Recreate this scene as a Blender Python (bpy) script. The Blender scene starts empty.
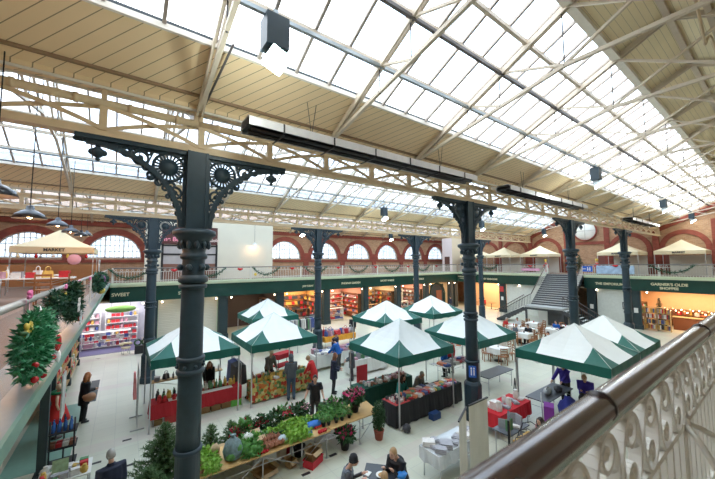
import bpy, bmesh, math, random
from mathutils import Vector, Matrix, Euler, Quaternion
R=random.Random(7)
PI=math.pi
col=bpy.context.scene.collection
sc=bpy.context.scene
# ---------------------------------------------------------------- camera numbers (metres; x runs along the hall, y across it)
EYE=5.65; FPX=319.5; YAW=math.radians(53.787); PIT=math.radians(4.187); ROL=math.radians(.319)
def at(px,py,z=0.0):
    """point of the level z seen at a pixel of the photograph"""
    x=(px-357.5)/FPX; y=(239.5-py)/FPX
    X=x*math.cos(ROL)+y*math.sin(ROL); Y=-x*math.sin(ROL)+y*math.cos(ROL)
    Zf=math.cos(PIT)-Y*math.sin(PIT); Yw=math.sin(PIT)+Y*math.cos(PIT)
    t=(z-EYE)/Yw
    return ((X*math.sin(YAW)+Zf*math.cos(YAW))*t, (-X*math.cos(YAW)+Zf*math.sin(YAW))*t)
# ---------------------------------------------------------------- materials
MATS={}
def M(name,c,rough=.6,metal=0,var=.12,scale=6,bump=0,emit=0,ecol=None,coat=0,alpha=1):
    if name in MATS: return MATS[name]
    m=bpy.data.materials.new(name); m.use_nodes=True; nt=m.node_tree; N=nt.nodes; L=nt.links
    b=N['Principled BSDF']; b.inputs['Roughness'].default_value=rough; b.inputs['Metallic'].default_value=metal
    if coat: b.inputs['Coat Weight'].default_value=coat; b.inputs['Coat Roughness'].default_value=.12
    tc=N.new('ShaderNodeTexCoord'); nz=N.new('ShaderNodeTexNoise'); nz.inputs['Scale'].default_value=scale; nz.inputs['Detail'].default_value=3
    L.new(tc.outputs['Object'],nz.inputs['Vector'])
    mx=N.new('ShaderNodeMix'); mx.data_type='RGBA'; L.new(nz.outputs['Fac'],mx.inputs[0])
    mx.inputs[6].default_value=(*[v*(1-var) for v in c],1); mx.inputs[7].default_value=(*[min(1,v*(1+var)) for v in c],1)
    L.new(mx.outputs[2],b.inputs['Base Color'])
    if bump:
        bp=N.new('ShaderNodeBump'); bp.inputs['Strength'].default_value=bump; bp.inputs['Distance'].default_value=.02
        L.new(nz.outputs['Fac'],bp.inputs['Height']); L.new(bp.outputs[0],b.inputs['Normal'])
    if emit:
        b.inputs['Emission Strength'].default_value=emit; b.inputs['Emission Color'].default_value=(*(ecol or c),1)
    if alpha<1: b.inputs['Alpha'].default_value=alpha
    MATS[name]=m; return m
def brick_mat(name,c1,c2,mortar,sc_=1,bw=.23,rh=.075):
    m=bpy.data.materials.new(name); m.use_nodes=True; nt=m.node_tree; N=nt.nodes; L=nt.links; b=N['Principled BSDF']; b.inputs['Roughness'].default_value=.85
    tc=N.new('ShaderNodeTexCoord'); sp=N.new('ShaderNodeSeparateXYZ'); L.new(tc.outputs['Object'],sp.inputs[0])
    ad=N.new('ShaderNodeMath'); ad.operation='ADD'; L.new(sp.outputs[0],ad.inputs[0]); L.new(sp.outputs[1],ad.inputs[1])
    cb=N.new('ShaderNodeCombineXYZ'); L.new(ad.outputs[0],cb.inputs[0]); L.new(sp.outputs[2],cb.inputs[1])
    br=N.new('ShaderNodeTexBrick'); L.new(cb.outputs[0],br.inputs[0]); br.inputs['Scale'].default_value=sc_
    br.inputs['Brick Width'].default_value=bw; br.inputs['Row Height'].default_value=rh; br.inputs['Mortar Size'].default_value=.006
    br.inputs['Color1'].default_value=(*c1,1); br.inputs['Color2'].default_value=(*c2,1); br.inputs['Mortar'].default_value=(*mortar,1)
    nz=N.new('ShaderNodeTexNoise'); nz.inputs['Scale'].default_value=2.2; nz.inputs['Detail'].default_value=5; L.new(cb.outputs[0],nz.inputs[0])
    rp=N.new('ShaderNodeMapRange'); rp.inputs[3].default_value=.6; rp.inputs[4].default_value=1.35; L.new(nz.outputs['Fac'],rp.inputs[0])
    vm=N.new('ShaderNodeVectorMath'); vm.operation='SCALE'; L.new(br.outputs['Color'],vm.inputs[0]); L.new(rp.outputs[0],vm.inputs['Scale'])
    L.new(vm.outputs[0],b.inputs['Base Color']); MATS[name]=m; return m
def board_mat(name,c,axis=0,pitch=.16,line=.35):
    """painted tongue-and-groove boards, a groove every pitch metres along an axis"""
    m=bpy.data.materials.new(name); m.use_nodes=True; nt=m.node_tree; N=nt.nodes; L=nt.links; b=N['Principled BSDF']; b.inputs['Roughness'].default_value=.6
    tc=N.new('ShaderNodeTexCoord'); sp=N.new('ShaderNodeSeparateXYZ'); L.new(tc.outputs['Object'],sp.inputs[0])
    d=N.new('ShaderNodeMath'); d.operation='DIVIDE'; d.inputs[1].default_value=pitch; 
    if axis==3:
        ad=N.new('ShaderNodeMath'); ad.operation='ADD'; L.new(sp.outputs[0],ad.inputs[0]); L.new(sp.outputs[1],ad.inputs[1]); L.new(ad.outputs[0],d.inputs[0])
    else: L.new(sp.outputs[axis],d.inputs[0])
    f=N.new('ShaderNodeMath'); f.operation='FRACT'; L.new(d.outputs[0],f.inputs[0])
    g=N.new('ShaderNodeMath'); g.operation='GREATER_THAN'; g.inputs[1].default_value=.07; L.new(f.outputs[0],g.inputs[0])
    nz=N.new('ShaderNodeTexNoise'); nz.inputs['Scale'].default_value=.8; nz.inputs['Detail'].default_value=4; L.new(tc.outputs['Object'],nz.inputs[0])
    m1=N.new('ShaderNodeMix'); m1.data_type='RGBA'; L.new(nz.outputs['Fac'],m1.inputs[0]); m1.inputs[6].default_value=(*[v*.85 for v in c],1); m1.inputs[7].default_value=(*[min(1,v*1.12) for v in c],1)
    m2=N.new('ShaderNodeMix'); m2.data_type='RGBA'; L.new(g.outputs[0],m2.inputs[0]); m2.inputs[6].default_value=(*[v*line for v in c],1); L.new(m1.outputs[2],m2.inputs[7])
    L.new(m2.outputs[2],b.inputs['Base Color']); MATS[name]=m; return m
def floor_mat():
    m=bpy.data.materials.new('floor_tiles'); m.use_nodes=True; nt=m.node_tree; N=nt.nodes; L=nt.links; b=N['Principled BSDF']; b.inputs['Roughness'].default_value=.3
    tc=N.new('ShaderNodeTexCoord'); br=N.new('ShaderNodeTexBrick'); L.new(tc.outputs['Object'],br.inputs[0]); br.offset=0; br.inputs['Scale'].default_value=1
    br.inputs['Brick Width'].default_value=.6; br.inputs['Row Height'].default_value=.6; br.inputs['Mortar Size'].default_value=.006
    br.inputs['Color1'].default_value=(.60,.61,.49,1); br.inputs['Color2'].default_value=(.64,.65,.53,1); br.inputs['Mortar'].default_value=(.47,.49,.42,1)
    # broad pinkish bands laid across the market floor
    sp=N.new('ShaderNodeSeparateXYZ'); L.new(tc.outputs['Object'],sp.inputs[0])
    def band(out,period,off,width):
        a=N.new('ShaderNodeMath'); a.operation='ADD'; a.inputs[1].default_value=off; L.new(out,a.inputs[0])
        d=N.new('ShaderNodeMath'); d.operation='PINGPONG'; d.inputs[1].default_value=period/2; L.new(a.outputs[0],d.inputs[0])
        g=N.new('ShaderNodeMath'); g.operation='LESS_THAN'; g.inputs[1].default_value=width/2; L.new(d.outputs[0],g.inputs[0]); return g.outputs[0]
    b1=band(sp.outputs[1],5.9,-1.3,.6); b2=band(sp.outputs[0],4.65,-1.16,.6)
    mx=N.new('ShaderNodeMath'); mx.operation='MAXIMUM'; L.new(b1,mx.inputs[0]); L.new(b2,mx.inputs[1])
    ms=N.new('ShaderNodeMath'); ms.operation='MULTIPLY'; ms.inputs[1].default_value=.55; L.new(mx.outputs[0],ms.inputs[0])
    m2=N.new('ShaderNodeMix'); m2.data_type='RGBA'; L.new(ms.outputs[0],m2.inputs[0]); L.new(br.outputs['Color'],m2.inputs[6]); m2.inputs[7].default_value=(.60,.53,.47,1)
    nz=N.new('ShaderNodeTexNoise'); nz.inputs['Scale'].default_value=.7; nz.inputs['Detail'].default_value=5; L.new(tc.outputs['Object'],nz.inputs[0])
    rp=N.new('ShaderNodeMapRange'); rp.inputs[3].default_value=.86; rp.inputs[4].default_value=1.1; L.new(nz.outputs['Fac'],rp.inputs[0])
    vm=N.new('ShaderNodeVectorMath'); vm.operation='SCALE'; L.new(m2.outputs[2],vm.inputs[0]); L.new(rp.outputs[0],vm.inputs['Scale']); L.new(vm.outputs[0],b.inputs['Base Color'])
    r2=N.new('ShaderNodeMapRange'); r2.inputs[3].default_value=.22; r2.inputs[4].default_value=.42; L.new(nz.outputs['Fac'],r2.inputs[0]); L.new(r2.outputs[0],b.inputs['Roughness'])
    return m
def glass_mat(name,tint=(.95,.98,1),t=.85,dirt=.5,dcol=(.9,.93,.95)):
    m=bpy.data.materials.new(name); m.use_nodes=True; nt=m.node_tree; N=nt.nodes; L=nt.links; N.remove(N['Principled BSDF'])
    tr=N.new('ShaderNodeBsdfTransparent'); tr.inputs[0].default_value=(*tint,1); tl=N.new('ShaderNodeBsdfTranslucent'); tl.inputs[0].default_value=(*dcol,1)
    mx=N.new('ShaderNodeMixShader'); tc=N.new('ShaderNodeTexCoord'); nz=N.new('ShaderNodeTexNoise'); nz.inputs['Scale'].default_value=.9; nz.inputs['Detail'].default_value=4; L.new(tc.outputs['Object'],nz.inputs[0])
    rp=N.new('ShaderNodeMapRange'); rp.inputs[1].default_value=.3; rp.inputs[2].default_value=.75; rp.inputs[3].default_value=1-t; rp.inputs[4].default_value=(1-t)+(1-t)*dirt; L.new(nz.outputs['Fac'],rp.inputs[0])
    L.new(rp.outputs[0],mx.inputs[0]); L.new(tr.outputs[0],mx.inputs[1]); L.new(tl.outputs[0],mx.inputs[2]); L.new(mx.outputs[0],N['Material Output'].inputs[0]); MATS[name]=m; return m
CREAM=(.62,.50,.32); 
m_board=board_mat('cream_soffit_boards',(.84,.66,.41),3,.25)
m_board2=board_mat('cream_upper_boards',(.88,.77,.52),1,.12,.6)
m_steel=M('cream_painted_steel',(.66,.51,.32),.5); m_steelw=M('pale_painted_steel',(.62,.54,.43),.5); m_bar=M('taupe_glazing_bar',(.40,.35,.31),.5)
m_trimbrown=M('brown_batten',(.30,.20,.12)); m_gutw=M('white_gutter_edge',(.80,.76,.68)); m_darkline=M('dark_flashing',(.03,.04,.05))
m_iron=M('slate_blue_iron',(.020,.042,.058),.45,var=.25); m_conduit=M('grey_conduit',(.26,.30,.32),.35,.6); m_conduitd=M('dark_conduit',(.09,.08,.08),.5)
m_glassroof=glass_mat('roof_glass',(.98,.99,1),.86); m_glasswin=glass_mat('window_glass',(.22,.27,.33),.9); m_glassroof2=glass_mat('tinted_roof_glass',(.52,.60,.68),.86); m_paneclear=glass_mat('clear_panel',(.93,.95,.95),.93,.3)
m_brick=brick_mat('tan_brick',(.44,.24,.13),(.33,.17,.09),(.42,.32,.22)); m_red=brick_mat('red_terracotta',(.27,.055,.032),(.21,.042,.025),(.2,.07,.05),1,.3,.1)
m_cream=M('cream_plaster',(.72,.68,.56),.8,var=.05,scale=1); m_pink=M('pale_pink_plaster',(.80,.70,.68),.8,var=.04); m_tanw=M('tan_plaster',(.66,.55,.40),.8,var=.05)
m_white=M('white_paint',(.80,.80,.76),.55,var=.05); m_pale=M('pale_green_cornice',(.62,.70,.50),.6,var=.06)
m_green=M('dark_green_fascia',(.004,.045,.032),.35,var=.2,scale=2); m_greend=M('dark_green_pier',(.02,.04,.045),.5)
m_gold=M('gold_lettering',(.72,.66,.44),.5); m_rail=M('grey_handrail',(.16,.15,.14),.35); m_balw=M('white_ironwork',(.74,.72,.66),.5,var=.05)
m_darkmetal=M('black_metal',(.02,.02,.022),.45); m_lampglow=M('warm_lamp',(1,.85,.6),.5,emit=18,ecol=(1,.72,.4)); m_coldglow=M('cold_lamp',(1,1,1),.5,emit=25,ecol=(.75,1,.95))
m_mahog=M('polished_dark_handrail',(.055,.028,.022),.25,coat=.6,scale=30,var=.35)
# ---------------------------------------------------------------- mesh builder
class MB:
    def __init__(s): s.v=[];s.f=[];s.s=[];s.m=[];s.c=0
    def add(s,vs,fs,sm=False):
        o=len(s.v); s.v+=[tuple(v) for v in vs]; s.f+=[tuple(i+o for i in f) for f in fs]; s.s+=[sm]*len(fs); s.m+=[s.c]*len(fs); return s
    def box(s,x0,x1,y0,y1,z0,z1):
        return s.add([(x,y,z) for z in (z0,z1) for y in (y0,y1) for x in (x0,x1)],[(0,2,3,1),(4,5,7,6),(0,1,5,4),(2,6,7,3),(0,4,6,2),(1,3,7,5)])
    def cbox(s,c,d,rz=0,rx=0,ry=0):
        E=Euler((rx,ry,rz)).to_matrix(); c=Vector(c); h=[q/2 for q in d]
        return s.add([c+E@Vector((x*h[0],y*h[1],z*h[2])) for z in (-1,1) for y in (-1,1) for x in (-1,1)],[(0,2,3,1),(4,5,7,6),(0,1,5,4),(2,6,7,3),(0,4,6,2),(1,3,7,5)])
    def bar(s,a,b,w,h=None,up=(0,0,1)):
        a=Vector(a);b=Vector(b);h=h or w; d=(b-a).normalized(); u=Vector(up)
        if abs(d.dot(u))>.99:u=Vector((1,0,0))
        x=d.cross(u).normalized()*w/2; y=x.cross(d).normalized()*h/2
        return s.add([a-x-y,a+x-y,a+x+y,a-x+y,b-x-y,b+x-y,b+x+y,b-x+y],[(0,3,2,1),(4,5,6,7),(0,1,5,4),(1,2,6,5),(2,3,7,6),(3,0,4,7)])
    def tube(s,pts,r,n=8,sx=1,sm=True,caps=True,side=None):
        pts=[Vector(p) for p in pts]; k=len(pts); rr=r if isinstance(r,(list,tuple)) else [r]*k; vs=[];fs=[]
        t=(pts[1]-pts[0]).normalized(); ref=Vector(side) if side else (Vector((1,0,0)) if abs(t.x)<.9 else Vector((0,1,0)))
        for i,p in enumerate(pts):
            t=(pts[min(i+1,k-1)]-pts[max(i-1,0)]).normalized(); y=t.cross(ref).normalized(); x=y.cross(t).normalized(); ref=x
            for j in range(n):
                a=2*PI*j/n; vs.append(p+x*(rr[i]*sx*math.cos(a))+y*(rr[i]*math.sin(a)))
        for i in range(k-1):
            for j in range(n): fs.append((i*n+j,i*n+(j+1)%n,(i+1)*n+(j+1)%n,(i+1)*n+j))
        if caps: fs+= [tuple(range(n))[::-1],tuple((k-1)*n+j for j in range(n))]
        return s.add(vs,fs,sm)
    def lathe(s,prof,c=(0,0,0),n=16,sm=True,M4=None):
        vs=[];fs=[];k=len(prof)
        for (r,z) in prof:
            for j in range(n):
                a=2*PI*(j+.5)/n; p=Vector((r*math.cos(a),r*math.sin(a),z)); p=M4@p if M4 else p; vs.append(p+Vector(c))
        for i in range(k-1):
            for j in range(n): fs.append((i*n+j,i*n+(j+1)%n,(i+1)*n+(j+1)%n,(i+1)*n+j))
        fs+=[tuple(range(n))[::-1],tuple((k-1)*n+j for j in range(n))]
        return s.add(vs,fs,sm)
    def ball(s,c,r,n=10,m=6):
        r=r if isinstance(r,(list,tuple)) else (r,r,r); pr=[(math.sin(PI*i/m)+.001,-math.cos(PI*i/m)) for i in range(m+1)]
        vs=[];fs=[]
        for (q,z) in pr:
            for j in range(n): a=2*PI*j/n; vs.append((c[0]+r[0]*q*math.cos(a),c[1]+r[1]*q*math.sin(a),c[2]+r[2]*z))
        for i in range(m):
            for j in range(n): fs.append((i*n+j,i*n+(j+1)%n,(i+1)*n+(j+1)%n,(i+1)*n+j))
        return s.add(vs,fs,True)
    def prism(s,poly,ax,a,b):
        """polygon (2D points) extruded along axis ax from a to b; 2D = remaining axes in order"""
        def P(p,t): q=[p[0],p[1]]; q.insert(ax,t); return tuple(q)
        k=len(poly); return s.add([P(p,a) for p in poly]+[P(p,b) for p in poly],[tuple(range(k)),tuple(range(k,2*k))[::-1]]+[(i,i+k,(i+1)%k+k,(i+1)%k) for i in range(k)])
    def quad(s,*p): return s.add(p,[tuple(range(len(p)))])
    def leaves(s,c,r,n,size,rnd=R,shell=.45,thin=.45):
        """loose leaves through an ellipsoid, each a bent pair of triangles"""
        for _ in range(n):
            d=Vector((rnd.gauss(0,1),rnd.gauss(0,1),rnd.gauss(0,1))).normalized(); q=shell+(1-shell)*rnd.random()**.6
            p=Vector((c[0]+d.x*r[0]*q,c[1]+d.y*r[1]*q,c[2]+d.z*r[2]*q)); a=Vector((rnd.gauss(0,1),rnd.gauss(0,1),rnd.gauss(0,.7)))+d*.8; a.normalize(); b=a.cross(Vector((rnd.random()-.5,rnd.random()-.5,rnd.random()-.5)).normalized()); z=size*(.6+.8*rnd.random())
            s.add([p,p+a*z*.5+b*z*thin*.5,p+a*z,p+a*z*.5-b*z*thin*.5],[(0,1,2,3)])
        return s
    def build(s,name,mat,parent=None,loc=None,rz=0):
        me=bpy.data.meshes.new(name); me.from_pydata(s.v,[],s.f); me.polygons.foreach_set('use_smooth',s.s)
        ml=mat if isinstance(mat,(list,tuple)) else [mat]
        for x in ml: me.materials.append(x)
        if len(ml)>1: me.polygons.foreach_set('material_index',s.m)
        me.update(); o=bpy.data.objects.new(name,me); col.objects.link(o)
        if parent: o.parent=parent
        if loc: o.location=loc
        o.rotation_euler.z=rz; return o
def thing(name,label,cat,loc=(0,0,0),rz=0,group=None):
    o=bpy.data.objects.new(name,None); col.objects.link(o); o.location=loc; o.rotation_euler.z=rz; o.empty_display_size=.1
    return tag(o,label,cat,group)
def tag(o,label,cat,group=None,kind='thing'):
    o['label']=label; o['category']=cat
    if group:o['group']=group
    if kind:o['kind']=kind
    return o
def st(o,label=None): o['kind']='structure'; return o
def dup(root,loc=None,rz=None,label=None,group=None,sc_=None):
    r=root.copy(); col.objects.link(r)
    if loc is not None:r.location=loc
    if rz is not None:r.rotation_euler.z=rz
    if sc_ is not None:r.scale=(sc_,sc_,sc_) if not isinstance(sc_,tuple) else sc_
    if label:r['label']=label
    if group:r['group']=group
    def rec(a,b):
        for ch in KIDS.get(a.name) or [c for c in a.children]:
            c=ch.copy(); col.objects.link(c); c.parent=b; rec(ch,c)
    rec(root,r); return r
KIDS={}
def text(s,name,mat,parent,loc,rot,size,align='CENTER',depth=.01,sx=1,bold=.0):
    cu=bpy.data.curves.new(name,'FONT'); cu.body=s; cu.size=size; cu.align_x=align; cu.align_y='CENTER'; cu.extrude=depth; cu.offset=bold; cu.materials.append(mat)
    o=bpy.data.objects.new(name,cu); col.objects.link(o); o.parent=parent; o.location=loc; o.rotation_euler=rot; o.scale=(sx,1,1); return o
def lamp(kind,loc,power,color,size=.3,rot=None,name='light',sy=None):
    d=bpy.data.lights.new(name,kind); d.energy=power; d.color=color
    if kind=='AREA':
        d.size=size
        if sy: d.shape='RECTANGLE'; d.size_y=sy
    elif kind=='POINT' or kind=='SPOT': d.shadow_soft_size=size
    o=bpy.data.objects.new(name,d); col.objects.link(o); o.location=loc
    if rot:o.rotation_euler=rot
    return o
# ================================================================= THE HALL
X0,X1=-7.0,39.75; YN,YS=30.26,-4.4; G=4.45; GF,GE,GW,GS=25.66,34.75,-.62,.12   # gallery edges
GZ=8.82; ROWS=(7.22,18.74); U0,BAY=1.16,9.3
o=st(MB().box(X0,X1,YS,YN,-.1,0).build('floor',floor_mat()))
# gallery decks
dk=M('gallery_deck',(.22,.14,.10),.7)
st(MB().box(X0,X1,GF,YN,4.25,G).build('floor_gallery_far',dk)); st(MB().box(GE,X1,GS,GF,4.25,G).build('floor_gallery_east',dk))
st(MB().box(X0,GW,GS,GF,4.35,G).build('floor_gallery_west',dk)); st(MB().box(X0,X1,YS,GS,4.25,G).build('floor_gallery_near',dk))
STY0,STY1=11.75,14.95      # stair opening in the east gallery edge
def cornice(name,x0,x1,y0,y1,ax):   # pale moulded deck edge
    mb=MB()
    if ax=='x':
        s=-1 if y0>10 else 1
        for d,z0,z1 in ((.16,4.30,4.45),(.09,4.18,4.30)): mb.box(x0,x1,min(y0,y0+s*d),max(y0,y0+s*d),z0,z1)
    else:
        s=-1 if x0>10 else 1
        for d,z0,z1 in ((.16,4.30,4.45),(.09,4.18,4.30)): mb.box(min(x0,x0+s*d),max(x0,x0+s*d),y0,y1,z0,z1)
    st(mb.build(name,m_pale))
cornice('trim_1',GW,GE,GF,GF,'x'); cornice('trim_2',GE,GE,STY1,GF,'y'); cornice('trim_3',GE,GE,GS,STY0,'y')
st(MB().box(GW-.45,GW,.12,GF,4.451,4.47).build('trim_4',M('grey_stone_ledge',(.24,.25,.25),.4))); st(MB().box(GW+.001,GW+.03,.12,GF,4.35,4.472).build('trim_5',M('verdigris_edge',(.16,.28,.22),.5)))
cornice('trim_6',GW,GE,GS,GS,'x')
# fascia boards, shop names on them
FZ0,FZ1=3.2,4.2
def fascia(x0,x1,y,words):
    t=thing('shop_fascia','long dark green fascia board under the far gallery, with gold shop names','fascia',(0,0,0))
    MB().box(x0,x1,y,y+.08,FZ0,FZ1).build('fascia_board',m_green,t)
    for w,x,z,sz in words: text(w,'lettering',m_gold,t,(x,y-.012,z),(PI/2,0,0),sz,bold=.006)
    return t
fascia(GW+.02,GE-.02,GF+.02,[('SWEET',-.05,3.69,.3),('STYLE',3.6,3.6,.3),('JOE TODAY',13.33,3.63,.2),('PHOENIX GARDEN',18.0,3.7,.26),('RACKET & RODE',22.7,3.77,.25),('COLLECTABLES',27.45,3.76,.26)])
def efascia(y0,y1,words,lab):
    t=thing('shop_fascia',lab,'fascia',(0,0,0))
    MB().box(GE+.02,GE+.1,y0,y1,FZ0,FZ1).build('fascia_board',m_green,t)
    for w,y,z,sz in words: text(w,'lettering',m_gold,t,(GE+.008,y,z),(PI/2,0,-PI/2),sz,bold=.009)
efascia(STY1,GF,[('SWAMP ARTISTS GALLERY',24.6,3.85,.21),('& PICTURE FRAMING',24.6,3.62,.18),('MARKET TEAROOMS',21.5,3.67,.25)],'dark green fascia board left of the staircase on the end gallery')
efascia(GS,STY0,[('THE EMPORIUM',9.85,3.66,.29),("GARNER'S OLDE",6.0,3.79,.29),('SHOPPEE',6.0,3.49,.27)],"dark green fascia board right of the staircase reading GARNER'S OLDE SHOPPEE")

# ---- walls
def arch_wall(name,mat,pos,ax,sgn,a0,a1,z0,z1,cents,rad,spring,sill,th=.4,n=16):
    """wall along axis ax ('x' or 'y') at pos with round-headed openings"""
    mb=MB()
    def P(a,z,d=0): return (a,pos+sgn*d,z) if ax=='x' else (pos+sgn*d,a,z)
    prev=a0
    for c in cents:
        l,r=c-rad,c+rad
        mb.quad(P(prev,z0),P(l,z0),P(l,z1),P(prev,z1)); mb.quad(P(l,z0),P(r,z0),P(r,sill),P(l,sill))
        arc=[(c-rad*math.cos(PI*i/n),spring+rad*math.sin(PI*i/n)) for i in range(n+1)]
        for (p,q) in zip(arc,arc[1:]):
            mb.quad(P(*p),P(*q),P(q[0],z1),P(p[0],z1))
        ring=[(l,sill)]+arc+[(r,sill)]
        for i in range(len(ring)): p=ring[i];q=ring[(i+1)%len(ring)]; mb.quad(P(*p),P(*q),P(q[0],q[1],th),P(p[0],p[1],th))
        prev=r
    mb.quad(P(prev,z0),P(a1,z0),P(a1,z1),P(prev,z1))
    return st(mb.build(name,mat))
def arch_ring(mb,pos,ax,sgn,c,r0,r1,spring,foot,proud=.08,n=18):
    def P(a,z,d): return (a,pos-sgn*d,z) if ax=='x' else (pos-sgn*d,a,z)
    o=[(c-r1,foot)]+[(c-r1*math.cos(PI*i/n),spring+r1*math.sin(PI*i/n)) for i in range(n+1)]+[(c+r1,foot)]
    q=[(c-r0,foot)]+[(c-r0*math.cos(PI*i/n),spring+r0*math.sin(PI*i/n)) for i in range(n+1)]+[(c+r0,foot)]
    for i in range(len(o)-1):
        mb.quad(P(*o[i],proud),P(*o[i+1],proud),P(*q[i+1],proud),P(*q[i],proud)); mb.quad(P(*o[i],proud),P(*o[i+1],proud),P(*o[i+1],0),P(*o[i],0)); mb.quad(P(*q[i],proud),P(*q[i+1],proud),P(*q[i+1],0),P(*q[i],0))
AS=4.57; AC=[13.148+AS*k for k in range(-4,6)]
arch_wall('wall_north',m_brick,YN,'x',1,X0,X1,0,12,AC,1.68,6.2,6.1)
mb=MB()
for c in AC:
    arch_ring(mb,YN,'x',1,c,1.68,2.12,6.2,5.95,.1); 
    mb.box(c+AS/2-.28,c+AS/2+.28,YN-.12,YN,G,6.7)
mb.box(X0,X1,YN-.14,YN,8.45,9.5); mb.box(X0,X1,YN-.1,YN,5.78,5.98); mb.box(X0,X1,YN-.22,YN,9.3,9.45)
st(mb.build('trim_8',m_red))
k=0
for c in AC:
    k+=1
    f=MB(); y=YN+.2
    ring=[(c+1.66*math.cos(PI*i/20),6.2+1.66*math.sin(PI*i/20)) for i in range(21)]
    f.tube([(a,y,b) for a,b in ring],.05,4); f.bar((c-1.68,y,6.15),(c+1.68,y,6.15),.1)
    for i in range(1,12):
        a=c-1.68+.28*i; h=math.sqrt(max(.05,1.66**2-(a-c)**2)); f.bar((a,y,6.1),(a,y,6.2+h),.05 if i%4 else .1)
    for z in (6.62,7.05,7.48): h=math.sqrt(max(.05,1.66**2-(z-6.2)**2)); f.bar((c-h,y,z),(c+h,y,z),.05)
    fo=st(f.build('window_%d'%k,m_white))
    g=MB(); g.add([(c,y+.03,6.12)]+[(a,y+.03,b) for a,b in ring],[(0,i,i+1) for i in range(1,21)]); st(g.build('pane',m_glasswin,fo))
# east end wall with the three gables, west wall
NAVES=[(-4.3,1.46,7.22),(7.22,12.98,18.74),(18.74,24.5,30.26)]
prof=[(YS,0),(YN,0),(YN,9.6)]+[(24.5,11.8),(18.74,8.9),(12.98,11.8),(7.22,8.9),(1.46,11.8),(YS,8.9)]
def gable(name,x,mat):
    mb=MB()
    segs=[(YN,9.6),(24.5,11.8),(18.74,8.9),(12.98,11.8),(7.22,8.9),(1.46,11.8),(YS,8.9)]
    for (a,za),(b,zb) in zip(segs,segs[1:]): mb.quad((x,a,0),(x,b,0),(x,b,zb),(x,a,za))
    return st(mb.build(name,mat))
gable('wall_east',X1,m_brick); gable('wall_west',X0,m_brick)
st(MB().box(X0,X1,YS-.1,YS,0,9.2).build('wall_south',m_cream))
mb=MB()
EA=[20.75,17.0,9.45,5.65,1.85,24.5]
for c in EA: arch_ring(mb,X1,'y',1,c,1.3,1.68,6.75,4.5,.1)
for y in (14.9,11.2,7.5,3.75,18.8,22.6): mb.box(X1-.16,X1,y-.22,y+.22,G,9.2)
for (a,b,c) in NAVES:
    for (p,q) in ((a,b),(c,b)): mb.bar((X1-.1,p,8.55),(X1-.1,q,11.35),.22,.35); 
mb.box(X1-.14,X1,YS,12.2,7.55,7.8) if 0 else None
mb.box(X1-.1,X1,11.4,14.8,7.45,7.75)
st(mb.build('trim_9',m_red))
# round louvre disc in the end gable
t=thing('gable_roundel','large white round disc with four glazing lines high on the brick end wall','roundel',(X1-.12,13.05,8.93))
MB().lathe([(.01,0),(1.0,0),(1.0,.06),(.01,.06)],n=36,M4=Matrix.Rotation(-PI/2,4,'Y')).build('disc',M('white_disc',(.82,.80,.74)),t)
b=MB(); b.bar((-.08,-.98,0),(-.08,.98,0),.04); b.bar((-.08,0,-.98),(-.08,0,.98),.04); b.build('glazing_bar',M('grey_line',(.5,.48,.42)),t)
mb=MB(); mb.tube([(-.05,1.05*math.cos(2*PI*i/36),1.05*math.sin(2*PI*i/36)) for i in range(37)],.08,6); mb.build('rim',m_red,t)
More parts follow.
